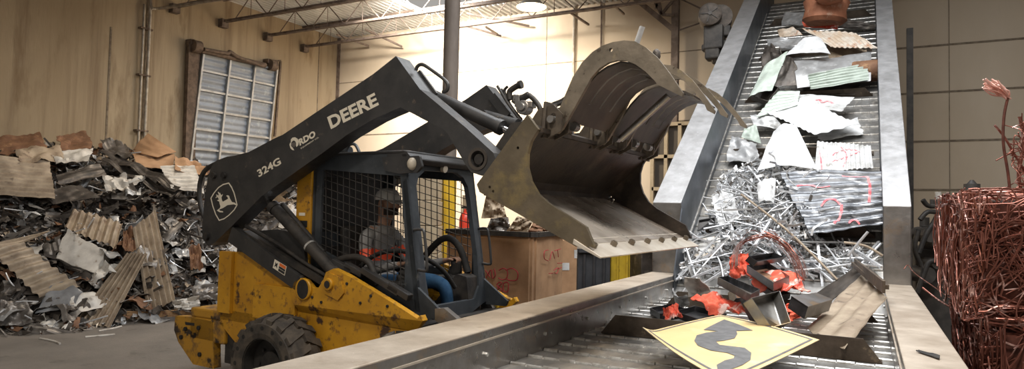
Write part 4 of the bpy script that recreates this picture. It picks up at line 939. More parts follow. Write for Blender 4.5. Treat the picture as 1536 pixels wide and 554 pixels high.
# trays and channels
def tray(name, label, q, depth, mt='tray', wall=.006, cat='tray', up=None, inn=None):
    C4 = [B(*c) for c in q]; n = (C4[1]-C4[0]).cross(C4[3]-C4[0]).normalized()
    if n.dot(CC-C4[0]) < 0: n = -n
    if up is not None: n = up
    bt = [p-n*depth for p in C4]; ce = sum(C4, V())/4; m = MB()
    inset = lambda p, k: p+(ce-p).normalized()*k
    for i in range(4):
        j = (i+1) % 4; a, b = C4[i], C4[j]; e = (ce-(a+b)/2).normalized()*wall
        m.hexa([a, b, b+e, a+e], [bt[i], bt[j], bt[j]+e, bt[i]+e], 0)
    m.hexa([p+n*wall for p in bt], bt, 1); o = m.build(name, [mt, inn or mt]); tag(o, label, cat); return o
tray('metal_tray', 'small dark tray face up on top of the tray heap', [(1124, 384, .52), (1160, 379, .52), (1178, 386, .47), (1136, 393, .47)], .06)
tray('metal_tray', 'long dark red-brown tray under the topmost tray, tilted towards the viewer', [(1120, 398, .42), (1150, 393, .44), (1184, 414, .38), (1160, 424, .36)], .07, 'tray', inn='scraprust')
tray('metal_tray', 'black oblong tray lying slantwise over the orange cloth', [(1077, 416, .36), (1092, 414, .36), (1140, 434, .33), (1126, 442, .31)], .06)
tray('metal_tray', 'black channel tray just behind the upright square tube', [(1128, 420, .28), (1140, 419, .28), (1186, 440, .22), (1170, 445, .20)], .05)
tray('metal_tray', 'blue-grey shallow tray turned bottom up beside the tan ribbed sheet', [(1187, 445, .30), (1224, 440, .30), (1249, 450, .26), (1212, 461, .25)], .09, 'tray', inn='trayin')
m = MB(); C4 = [B(1187, 445, .301), B(1224, 440, .301), B(1249, 450, .261), B(1212, 461, .251)]
m.hexa(C4, [p+V((0, 0, .004)) for p in C4]); tag(m.build('steel_plate', 'trayin'), 'flat blue-grey plate closing the shallow tray beside the tan ribbed sheet', 'plate')
tray('metal_tray', 'open black tray lying behind the top corner of the road sign', [(1012, 467, .10), (1042, 459, .10), (1090, 470, .08), (1050, 480, .08)], .05)
tray('metal_tray', 'black tray low against the left guard near the flat belt', [(975, 462, .08), (1008, 456, .08), (1030, 464, .08), (990, 471, .08)], .05)
tray('metal_tray', 'dark tray by the left guard below the bucket corner', [(1048, 330, .30), (1072, 326, .30), (1074, 340, .22), (1046, 346, .22)], .05)
m = MB(); C4 = [B(1038, 356, .14), B(1080, 350, .16), B(1082, 382, .10), B(1040, 388, .08)]; m.hexa(C4, [p+V((0, .01, -.01)) for p in C4]); tag(m.build('steel_plate', 'trayin'), 'flat grey plate against the left guard below the bucket corner', 'plate')
# square tube, open end to viewer
C4 = [B(1127, 447, .36), B(1170, 436, .38), B(1187, 484, .22), B(1158, 492, .19)]
n = (C4[1]-C4[0]).cross(C4[3]-C4[0]).normalized(); n = n if n.dot(CC-C4[0]) > 0 else -n
bt = [p-n*.07 for p in C4]; ce = sum(C4, V())/4; m = MB()
for i in range(4):
    j = (i+1) % 4; e = (ce-(C4[i]+C4[j])/2).normalized()*.006; m.hexa([C4[i], C4[j], C4[j]+e, C4[i]+e], [bt[i], bt[j], bt[j]+e, bt[i]+e], 1)
m.hexa([p+n*.006 for p in bt], bt, 1); tag(m.build('square_box', ['tray', 'trayin'], bevel=.003), 'open steel box standing on end, brown streak inside, behind the road sign', 'box')
tray('metal_tray', 'black tray tipped on edge just left of the open steel box', [(1119, 452, .26), (1128, 447, .28), (1158, 490, .14), (1140, 492, .12)], .08)
tray('metal_tray', 'narrow dark tray end half under the orange cloth', [(1100, 430, .28), (1118, 428, .28), (1126, 446, .22), (1104, 448, .20)], .08, inn='scraprust')
# cloth
def cloth(label, q, seed, bend=.03, name='mesh_vest'):
    o, f, n = bsheet(name, label, 'cloth', q, 'redcloth', cr=.06, t=.008, seed=seed, bend=bend, fray=.10, res=26, crf=3.2)
cloth('orange-red mesh cloth crumpled beside the top corner of the road sign', [(1036, 447, .20), (1080, 443, .20), (1124, 472, .14), (1078, 472, .10)], 4)
cloth('orange-red mesh cloth draped under the tray heap', [(1112, 400, .30), (1196, 412, .34), (1212, 440, .30), (1140, 436, .24)], 6)
cloth('orange-red mesh cloth hanging over the left of the tray heap', [(1094, 386, .36), (1122, 380, .40), (1126, 414, .30), (1096, 420, .24)], 9)
cloth('pink-red cloth fold rolled at the right of the open steel box', [(1180, 456, .20), (1205, 452, .18), (1214, 472, .10), (1184, 482, .08)], 11, .06)
cloth('small pink-red rag near the left guard beside the black tray', [(994, 466, .12), (1016, 462, .14), (1024, 476, .10), (1000, 484, .06)], 13)
# white bent plate etc.
bsheet('steel_plate', 'bent white plate near the left guard in front of the tray heap', 'plate', [(1030, 416, .30), (1048, 418, .34), (1070, 444, .20), (1034, 446, .14)], 'scrapwhite', cr=.03, bend=.06, t=.006, seed=5)
bsheet('steel_plate', 'small bent pale bracket left of the white plate', 'plate', [(1010, 432, .22), (1030, 440, .20), (1034, 458, .08), (1012, 448, .08)], 'aludull', cr=.03, bend=.05, t=.005, seed=8)
# large corrugated sheet with pink paint
o, f, n = bsheet('corrugated_sheet', 'wide silver ribbed sheet with pink spray marks across the incline', 'sheet', [(1170, 258, .40), (1324, 256, .40), (1330, 334, .30), (1216, 352, .34)], 'corrsil', corr=('v', 8, .018), cr=.025, t=.004, fray=.03, seed=2, res=40)
paint(o, f, n, [[(.10, .28), (.20, .25), (.32, .30), (.45, .30)], [(.60, .14), (.72, .12), (.84, .14), (.86, .3), (.84, .5), (.82, .62)], [(.28, .58), (.4, .52), (.5, .6), (.46, .78), (.34, .92)], [(.52, .93), (.6, .9), (.66, .95)]], .026)
# sheets up the incline
bsheet('steel_sheet', 'bright white bent sheet standing above the wire tangle', 'sheet', [(1160, 196, .44), (1194, 188, .50), (1226, 254, .36), (1136, 256, .38)], 'whitebr', cr=.03, bend=.05, t=.005, seed=3)
o, f, n = bsheet('corrugated_sheet', 'white ribbed sheet with thin red scribbles beside the right guard', 'sheet', [(1226, 212, .30), (1306, 218, .26), (1310, 253, .30), (1222, 258, .30)], 'corrwht', corr=('u', 12, .007), cr=.015, t=.004, seed=5, res=20)
paint(o, f, n, [[(.06, .3), (.1, .7), (.12, .95)], [(.3, .5), (.5, .3), (.75, .25)], [(.3, .7), (.5, .6), (.8, .3)], [(.45, .2), (.55, .5), (.5, .9)]], .018)
bsheet('corrugated_sheet', 'broad white ribbed sheet lying across the middle of the incline', 'sheet', [(1150, 170, .24), (1205, 150, .26), (1290, 186, .22), (1224, 202, .24)], 'whitebr', corr=('v', 9, .008), cr=.02, t=.004, fray=.03, seed=7, res=26)
bsheet('steel_sheet', 'ragged white sheet just below the broad white ribbed sheet', 'sheet', [(1226, 202, .10), (1286, 178, .10), (1296, 202, .06), (1230, 212, .06)], 'corrwht', cr=.03, t=.004, fray=.06, seed=8)
o, f, n = bsheet('steel_sheet', 'off-white sheet with a short red scrawl above the broad white sheet', 'sheet', [(1196, 141, .24), (1282, 146, .22), (1262, 168, .20), (1200, 160, .24)], 'corrrust' if 0 else 'corrwht', cr=.04, t=.004, fray=.05, seed=9)
paint(o, f, n, [[(.35, .45), (.42, .35), (.5, .55), (.6, .4), (.7, .5)]], .03)
bsheet('corrugated_sheet', 'pale green ribbed sheet left of the red-scrawled sheet', 'sheet', [(1166, 136, .30), (1200, 137, .28), (1196, 158, .26), (1134, 176, .24)], 'corrgrn', corr=('v', 6, .008), cr=.02, t=.004, seed=10, res=20)
bsheet('steel_sheet', 'crumpled white sheet under the tine tips at the left guard', 'sheet', [(1124, 172, .2), (1160, 174, .24), (1176, 192, .2), (1132, 190, .14)], 'corrwht', cr=.05, t=.004, fray=.05, seed=12)
bsheet('steel_sheet', 'small pale green sheet below the tine tips', 'sheet', [(1116, 194, .16), (1134, 186, .2), (1142, 216, .14), (1112, 206, .1)], 'corrgrn', cr=.03, t=.004, seed=13)
bsheet('steel_sheet', 'white and green folded sheet leaning on the left guard', 'sheet', [(1146, 100, .50), (1182, 78, .60), (1158, 136, .34), (1124, 146, .30)], 'corrgrn', cr=.03, t=.005, bend=.03, seed=14)
bsheet('steel_sheet', 'dark brown sheet standing as a tent beside the folded green one', 'sheet', [(1181, 84, .60), (1190, 88, .50), (1202, 128, .26), (1158, 130, .30)], 'scrapdk', cr=.04, t=.005, seed=15)
tray('metal_box', 'small brown metal box against the left guard', [(1137, 118, .40), (1168, 131, .36), (1152, 152, .24), (1124, 143, .26)], .12, 'scrapdk', cat='box', inn='scrapdk')
bsheet('steel_sheet', 'large bulging grey sheet rolled near the top of the incline', 'sheet', [(1184, 92, .30), (1306, 80, .24), (1306, 122, .20), (1196, 132, .26)], 'aludull', cr=.04, t=.005, bendv=.14, seed=16, res=24)
bsheet('corrugated_sheet', 'grey-green ribbed sheet lying on the rolled grey sheet', 'sheet', [(1212, 112, .44), (1300, 94, .36), (1304, 120, .26), (1216, 134, .30)], 'corrgrn', corr=('v', 6, .009), cr=.02, t=.004, seed=17, res=20)
bsheet('steel_sheet', 'bright white rounded sheet on the rolled grey sheet', 'sheet', [(1204, 58, .56), (1232, 58, .58), (1246, 82, .50), (1178, 84, .46)], 'whitebr', cr=.03, t=.005, bend=.05, seed=18)
bsheet('corrugated_sheet', 'rust-stained tan ribbed sheet tilted near the top of the incline', 'sheet', [(1203, 43, .60), (1284, 50, .52), (1317, 73, .42), (1246, 70, .52)], 'corrrust', corr=('u', 9, .008), cr=.03, t=.004, fray=.04, seed=19, res=18)
bsheet('steel_sheet', 'small yellow and red printed scrap left of the tan ribbed sheet', 'sheet', [(1166, 46, .5), (1190, 40, .56), (1204, 52, .5), (1170, 56, .44)], 'corrrust', cr=.05, t=.004, seed=20)
bsheet('steel_sheet', 'dark crumpled sheet below the yellow and red scrap', 'sheet', [(1150, 58, .40), (1206, 56, .46), (1190, 74, .40), (1152, 68, .34)], 'aludull', cr=.06, t=.004, seed=21)
bsheet('steel_sheet', 'dark crumpled lump against the left guard near the top', 'sheet', [(1146, 66, .34), (1170, 74, .40), (1176, 92, .40), (1140, 108, .30)], 'scrapdk', cr=.12, t=.01, seed=22, crf=3)
bsheet('steel_sheet', 'dark flat sheet lying low at the right near the top', 'sheet', [(1258, 26, .30), (1318, 38, .10), (1310, 44, .06), (1252, 42, .16)], 'scrapdk', cr=.04, t=.01, seed=23)
bsheet('steel_sheet', 'pink-red slab under the rusty pot', 'sheet', [(1203, 33, .40), (1258, 37, .36), (1256, 44, .30), (1206, 40, .34)], 'redcloth', cr=.01, t=.02, seed=24)
bsheet('steel_sheet', 'grey torn sheet against the left guard above the wire tangle', 'sheet', [(1098, 206, .14), (1134, 214, .2), (1140, 246, .18), (1090, 240, .1)], 'aludull', cr=.06, t=.004, fray=.05, seed=25)
bsheet('steel_sheet', 'pale crumpled sheet at the left edge of the wire tangle', 'sheet', [(1068, 296, .26), (1096, 284, .34), (1112, 330, .34), (1078, 338, .24)], 'whitebr', cr=.06, t=.004, fray=.06, seed=26)
bsheet('steel_sheet', 'small bright folded sheet in the middle of the wire tangle', 'sheet', [(1136, 276, .46), (1164, 270, .48), (1160, 306, .42), (1138, 304, .42)], 'whitebr', cr=.05, t=.004, bend=.04, seed=27)
bsheet('steel_sheet', 'dull grey sheet lying low between the folded green sheet and the red-scrawled sheet', 'sheet', [(1206, 128, .12), (1290, 128, .08), (1282, 142, .06), (1204, 144, .1)], 'scrapgr', cr=.04, t=.004, seed=28)
bsheet('steel_sheet', 'brown-grey sheet half hidden right of the bright rounded sheet', 'sheet', [(1240, 66, .34), (1300, 72, .3), (1308, 92, .26), (1244, 92, .34)], 'scraptan', cr=.06, t=.004, seed=29)
bsheet('steel_sheet', 'grey crumpled scrap left of the rusty pot', 'sheet', [(1176, 20, .3), (1206, 18, .34), (1208, 36, .3), (1172, 38, .24)], 'aludull', cr=.07, t=.004, seed=30)
# rusty pot
def turned(name, label, cat, base, axis, prof, mt, smooth=35, n=28):
    a = V(axis).normalized(); u = a.orthogonal().normalized(); v = a.cross(u); m = MB()
    m.lathe(prof, lambda x, y, h: V(base)+u*x+v*y+a*h, n); return tag(m.build(name, mt, smooth=smooth), label, cat)
pb = B(1236, 36, .42); r0 = 34*pb.dot(Fh)/1000*.92
turned('rusty_pot', 'rusty brown flared pot standing near the top of the incline', 'pot', pb, (.1, 0, 1), [(.001, 0), (r0*.8, 0), (r0, .06), (r0*.92, .22), (r0*1.05, .36), (r0*1.0, .36), (r0*.86, .22), (r0*.9, .06), (.001, .03)], 'potrust')
pb2 = B(1246, 14, .78); turned('rusty_bowl', 'small orange-brown bowl above the rusty pot', 'bowl', pb2+V((0, 0, .12)), (0, .1, 1), [(.001, 0), (r0*.5, .02), (r0*.8, .12), (r0*.76, .12), (r0*.45, .04), (.001, .03)], 'potrust')
c = B(1308, 107, .22); turned('steel_drum', 'brown rolled drum end beside the right guard', 'drum', c-V((.25, 0, 0)), (1, -.1, 0), [(.001, 0), (.15, 0), (.16, .02), (.16, .36), (.14, .38), (.001, .37)], 'scraprust')
# small loose plates on the belt
rs = random.Random(5)
def inpoly(p, poly):
    c = False; j = len(poly)-1
    for i in range(len(poly)):
        if (poly[i][1] > p[1]) != (poly[j][1] > p[1]) and p[0] < (poly[j][0]-poly[i][0])*(p[1]-poly[i][1])/(poly[j][1]-poly[i][1])+poly[i][0]: c = not c
        j = i
    return c
def rpt(poly, r):
    x0 = min(p[0] for p in poly); x1 = max(p[0] for p in poly); y0 = min(p[1] for p in poly); y1 = max(p[1] for p in poly)
    while 1:
        p = (r.uniform(x0, x1), r.uniform(y0, y1))
        if inpoly(p, poly): return p
def bbasis(p): return (V((1, 0, 0)), V((0, 1, 0)), ZZ) if p.y < BKY-.05 else (V((1, 0, 0)), SD, SN)
def clampx(p, mg=.02): p.x = min(XRI-mg, max(XLI+mg, p.x)); return p
Z1_ = [(1085, 262), (1140, 236), (1200, 250), (1236, 330), (1216, 360), (1160, 372), (1090, 366), (1064, 330)]
Z2_ = [(1012, 398), (1040, 352), (1100, 352), (1200, 352), (1300, 372), (1326, 386), (1320, 410), (1260, 408), (1180, 404), (1060, 412), (1016, 425)]
# mound under the tangle: one heap nobody could count
m = MB(); mats_ = ['aludull', 'alu', 'scrapgr', 'tray']
for zone, cnt, hm in ((Z1_, 1100, .36), (Z2_, 700, .16), ([(1085, 262), (1140, 236), (1236, 330), (1210, 400), (1060, 380)], 500, .2)):
    for _ in range(cnt):
        p = B(*rpt(zone, rs), rs.uniform(.0, hm)); clampx(p, .08); d = V((rs.gauss(0, 1), rs.gauss(0, 1), rs.gauss(0, 1))).normalized(); e = d.orthogonal().normalized()
        L = rs.uniform(.03, .09); w = rs.uniform(.006, .03); q = d.cross(e)*w*.5
        k = e*w*rs.uniform(.2, .8)
        m.add([p-d*L, p-d*L+e*w+q, p+k, p+d*L*.9+e*w, p+d*L+q, p+q*2], [(0, 1, 2, 5), (5, 2, 3, 4)], rs.choice([0, 0, 1, 1, 1, 2]))
tag(m.build('aluminium_shavings', mats_, fixn=False), 'heap of small torn aluminium bits under the rods and wires on the conveyor', 'metal shavings', kind='stuff')
# rods and thin square bars
for i in range(170):
    z = Z1_ if i % 5 < 2 else Z2_
    h = rs.uniform(.06, .40) if z is Z1_ else rs.uniform(.04, .22)
    p = B(*rpt(z, rs), h); a, b, c = bbasis(p); L = rs.uniform(.12, .42) if z is Z2_ else rs.uniform(.10, .30)
    th = rs.uniform(0, PI); d = (a*math.cos(th)+b*math.sin(th)*.8+c*rs.gauss(0, .28)).normalized()
    q0, q1 = clampx(p-d*L), clampx(p+d*L); r = rs.uniform(.007, .013); m = MB()
    if i % 3 == 0: m.beam(q0, q1, r*2, r*2.2)
    elif i % 3 == 1: m.tube([q0, q1], r, 8)
    else: m.tube(bez([q0, p+c*rs.uniform(-.03, .05)+a*rs.uniform(-.03, .03), q1], 3), r*.8, 7)
    o = m.build('aluminium_rod', 'alu' if i % 4 else 'aludull', smooth=40)
    if z is Z1_: tag(o, 'short aluminium rod in the upper tangled pile left of the pink-marked sheet', 'rod', 'aluminium rods in the upper tangle on the conveyor')
    else: tag(o, 'thin aluminium rod among the loose rods behind the black trays on the conveyor', 'rod', 'loose aluminium rods behind the trays on the conveyor')
# curled wires and strips
for i in range(80):
    p = B(*rpt(Z1_, rs), rs.uniform(.1, .46)); a, b, c = bbasis(p); d = V((rs.gauss(0, 1), rs.gauss(0, 1), rs.gauss(0, .6))).normalized(); q = [p]
    for k in range(rs.randint(4, 7)):
        d = (d+V((rs.gauss(0, .55), rs.gauss(0, .55), rs.gauss(0, .4)))).normalized(); q.append(clampx(q[-1]+d*rs.uniform(.04, .09)))
    m = MB()
    if i % 2: m.tube(bez(q, 4), rs.uniform(.003, .006), 6)
    else:
        pts = bez(q, 4)
        wv = V((rs.gauss(0, 1), rs.gauss(0, 1), rs.gauss(0, 1))).normalized()*rs.uniform(.008, .016)
        m.sheet(lambda u, v: pts[min(len(pts)-1, int(round(u*(len(pts)-1))))]+wv*(v-.5)*2, len(pts)-1, 1, .002)
    tag(m.build('curled_strip', 'alu' if i % 3 else 'corrwht', smooth=50), 'curled thin aluminium strip in the tangled pile left of the pink-marked sheet', 'metal strip', 'curled strips in the tangle on the conveyor')
for i, (q0, q1, lab) in enumerate([((1112, 292, .5), (1256, 420, .24), 'long bronze-coloured strip running down across the rod pile'), ((1122, 250, .40), (1172, 330, .30), 'long pale rod standing in the middle of the wire tangle'), ((1266, 364, .30), (1324, 384, .22), 'long brown rod lying beside the right guard above the rods'),
    ((1272, 384, .30), (1302, 348, .50), 'thin pale rod sticking up beside the right guard'), ((1076, 278, .4), (1130, 300, .4), 'flat pale bar at the left of the wire tangle'), ((1240, 402, .22), (1316, 400, .14), 'straight bright rod lying level behind the angle bar')]):
    m = MB(); a, b = B(*q0), B(*q1); m.tube(bez([a, a.lerp(b, .5)+V((.02, 0, .03)), b], 5), .012, 8); tag(m.build('metal_bar', 'corrtan' if i in (0, 2) else 'alu', smooth=40), lab, 'bar')
wq = [[(1104, 400, .5), (1110, 370, .56), (1130, 358, .56), (1156, 356, .55), (1180, 372, .5), (1200, 400, .44), (1206, 420, .36)], [(1150, 350, .55), (1176, 362, .52), (1196, 386, .48), (1204, 410, .4)]]
for i, q in enumerate(wq):
    m = MB(); m.tube(bez([B(*p) for p in q], 5), .007, 6)
    for k in range(10): s = rs.uniform(-.03, .03); m.tube(bez([B(*p)+V((s+rs.gauss(0, .01), rs.gauss(0, .01), rs.gauss(0, .02))) for p in q], 4), .0025, 5)
    tag(m.build('wire_bundle', 'copper', smooth=50), ['reddish wire bundle arching over the tray heap', 'shorter reddish wire bundle hanging right of the tray heap'][i], 'wire')
tag(MB().tube([V((.28, 3.45, ZT+.016)), V((.335, 3.53, ZT+.014))], .012, 8).add([], []).build('black_stub', 'flight', smooth=40) if 0 else sheetobj('rubber_strip', [onz(1374, 527, ZT+.006), onz(1379, 526, ZT+.01), onz(1410, 534, ZT+.012), onz(1409, 539, ZT+.006)], 'hub', cr=.004, t=.006, res=6)[0], 'small black strip lying on the right guard top', 'strip')
# sheet jammed behind the near tine, small brown lumps
p = ml(958, 64, -.5); q = ml(962, 40, -.5)
m = MB(); P0, P1 = LMW @ p, LMW @ q; w = LE*.016
P0 = LMW @ V((2.985, -.5, 2.485))
m.sheet(lambda u, v: P0.lerp(P1, u)+w*(v-.5)*2+LY*(.02*math.cos(v*6)), 4, 8, .004); tag(m.build('bent_channel', 'corrwht', smooth=40), 'bent pale channel sticking up behind the nearest grapple tine', 'channel')
m = MB(); P0 = LMW @ ml(983, 92, -.3); m.tube(bez([LMW @ V((3.05, -.3, 2.48)), P0+V((.01, 0, .03)), P0+V((-.01, 0, .065))], 3), [.02]*3+[.024]*3+[.012], 8); tag(m.build('wood_stub', 'scrapdk', smooth=50), 'small dark stub poking above the grapple beside the pale channel', 'stub')

# ================================================================== SCRAP HEAP BY THE LEFT WALL
def rf(p): return p.dot(Rh), p.dot(Fh)
def sst(x): x = max(0, min(1, x)); return x*x*(3-2*x)
def heapz(p):
    r, f = rf(p)
    if f < 3: return -1
    q = r/f; f0 = 8.15+(q+.768)/.3*1.35; t = (f-f0)/3.3
    top = 2.35-.35*sst((q+.50)/.12)-1.3*sst((q+.36)/.10)
    if t <= 0: return -.3+t
    z = top*(1-(1-min(1, t))**1.6)
    z += .16*noise.noise(V((p.x*.9, p.y*.9, 1)))+.10*noise.noise(V((p.x*2.3, p.y*2.3, 4)))
    return z*1.0
def H(px, py, h=0.):
    r = ray(px, py); k = r.dot(Fh); last = None
    f = 6.5
    while f < 14.5:
        p = CC+r*(f/k)
        if p.z <= heapz(p)+h or p.z < .01: return p
        if p.x < WX+.3: return p
        f += .04
    return CC+r*(12.0/k)
m = MB(); nq, nf = 90, 60; vs = []
for i in range(nq+1):
    q = -.98+(i/nq)*.74
    f0 = 8.15+(q+.768)/.3*1.35
    for j in range(nf+1):
        f = f0-.02+(j/nf)*8.0; g = Rh*(q*f)+Fh*f
        if g.x < WX+.05:
            k = (WX+.05)/g.x; g = g*k
        if g.y > WY-.1: g = g*((WY-.1)/g.y)
        z = heapz(g); z = max(-.02, z+(.05*noise.noise(V((g.x*6, g.y*6, 2))) if j > 1 else 0))
        vs.append(V((g.x, g.y, z)))
w = nf+1; m.add(vs, [(i*w+j, (i+1)*w+j, (i+1)*w+j+1, i*w+j+1) for i in range(nq) for j in range(nf)])
rs = random.Random(11)
HZ = [(0, 225), (60, 212), (150, 222), (230, 228), (320, 250), (350, 262), (460, 250), (475, 300), (440, 400), (340, 430), (325, 468), (200, 482), (120, 498), (0, 505)]
HZL = [(-130, 230)]+HZ+[(-130, 520)]
hm = ['scrapdk', 'scrapgr', 'aludull', 'scraprust', 'scraptan', 'scrapwhite', 'alu']
for _ in range(9000):
    x, y = rpt(HZL, rs); p = H(x, y, rs.uniform(-.04, .08)); d = V((rs.gauss(0, 1), rs.gauss(0, 1), rs.gauss(0, .7))).normalized(); e = (d.orthogonal().normalized()+V((rs.gauss(0, .4), rs.gauss(0, .4), rs.gauss(0, .4)))).normalized()
    L = rs.uniform(.03, .13); wd = rs.uniform(.008, .07)*(1 if rs.random() < .7 else .25); q = d.cross(e)*wd*.7
    m.add([p-d*L, p-d*L+e*wd+q, p+e*wd*.6, p+d*L*.8+e*wd, p+d*L+q, p+q*1.6], [(0, 1, 2, 5), (5, 2, 3, 4)], rs.choice([0]*14+[1]*5+[2]*2+[3, 3, 4, 5]))
tag(m.build('scrap_heap', hm, fixn=False), 'mass of small crumpled metal scrap heaped against the tan wall', 'scrap heap', kind='stuff')
def hs(name, label, cat, q, mt, **k):
    C4 = [H(c[0], c[1], c[2]+(.12 if c[2] > .07 else 0)) for c in q]; o, f, n = sheetobj(name, C4, mt, **k); tag(o, label, cat); return o
CT = 'corrtan'
hs('corrugated_sheet', 'tan ribbed sheet hanging at the upper left of the heap', 'sheet', [(-14, 234, .28), (74, 241, .30), (83, 298, .24), (-14, 292, .22)], CT, corr=('v', 9, .02), cr=.03, seed=1, res=16, fray=.02)
hs('corrugated_sheet', 'grey-brown ribbed sheet lying in the middle of the heap', 'sheet', [(110, 314, .22), (184, 334, .24), (174, 373, .16), (97, 342, .18)], 'scraptan', corr=('u', 7, .026), cr=.03, seed=2, res=16, fray=.02)
hs('corrugated_sheet', 'tan ribbed sheet leaning at the foot of the heap, slanted left', 'sheet', [(190, 380, .34), (222, 380, .36), (165, 491, .10), (108, 488, .10)], CT, corr=('u', 6, .028), cr=.015, seed=3, res=24)
hs('corrugated_sheet', 'tall narrow tan ribbed sheet standing upright at the heap foot', 'sheet', [(199, 343, .34), (233, 315, .36), (263, 450, .20), (222, 469, .14)], CT, corr=('u', 5, .028), cr=.015, seed=4, res=24, fray=.02)
hs('corrugated_sheet', 'tan ribbed sheet sloping down at the lower left of the heap', 'sheet', [(-16, 375, .26), (32, 362, .30), (120, 430, .22), (64, 452, .16)], CT, corr=('v', 7, .028), cr=.02, seed=5, res=24)
hs('corrugated_sheet', 'pale ribbed sheet on the right shoulder of the heap', 'sheet', [(240, 249, .26), (292, 248, .28), (306, 290, .20), (256, 283, .20)], 'scrapwhite', corr=('v', 7, .014), cr=.03, seed=6, res=16, fray=.03)
hs('plastic_sheet', 'clouded grey smooth sheet beside the lower ribbed sheet', 'sheet', [(86, 412, .24), (124, 438, .24), (108, 462, .12), (52, 471, .10)], 'plasticgr', cr=.03, seed=7)
hs('wooden_board', 'pale tan board wedge at the left edge of the heap', 'board', [(-12, 366, .34), (74, 347, .34), (40, 362, .30), (-12, 378, .28)], 'scraptan', cr=.01, t=.02, seed=8)
hs('wooden_board', 'orange-brown board lying on the floor at the heap foot', 'board', [(190, 468, .08), (286, 465, .08), (287, 475, .02), (190, 480, .02)], 'wood', cr=.01, t=.02, seed=9)
# crumpled white bale
q = [H(99, 344, .40), H(158, 376, .40), H(142, 411, .30), H(84, 387, .30)]; n = (q[1]-q[0]).cross(q[3]-q[0]).normalized(); n = n if n.dot(CC-q[0]) > 0 else -n
m = MB()
def bale(u, v, w):
    p = bil(q, u, v)-n*w*.3; return p+V([.03*noise.noise(p*9+V((k*7, 0, 0))) for k in range(3)])
for w0, fn in ((0, lambda u, v: bale(u, v, 0)), (1, lambda u, v: bale(u, 1, v)), (2, lambda u, v: bale(u, 0, v)), (3, lambda u, v: bale(0, u, v)), (4, lambda u, v: bale(1, u, v)), (5, lambda u, v: bale(u, v, 1))): m.sheet(fn, 12, 8, .006)
tag(m.build('crushed_bale', 'scrapwhite', smooth=40), 'crushed white sheet metal bale in the middle of the heap', 'bale')
# cardboard carton
c0 = [H(197, 226, .34), H(223, 203, .34), H(264, 230, .34), H(240, 250, .30)]
t = thing('cardboard_carton', 'brown cardboard carton with raised flap on top of the heap', 'carton', c0[3])
o, f, n = sheetobj('flap', [H(196, 227, .4), H(222, 200, .5), H(264, 228, .42), H(236, 236, .36)], 'cardboard', cr=.03, t=.008, parent=t, seed=3)
o, f, n = sheetobj('side_panel', [H(198, 228, .36), H(262, 232, .38), H(258, 256, .3), H(206, 250, .3)], 'cardboard', cr=.04, t=.008, parent=t, seed=4)
hs('cardboard_sheet', 'crumpled brown cardboard right of the carton on the heap', 'cardboard', [(262, 234, .32), (300, 242, .30), (312, 262, .24), (262, 256, .26)], 'cardboard', cr=.08, t=.008, seed=5, crf=3)
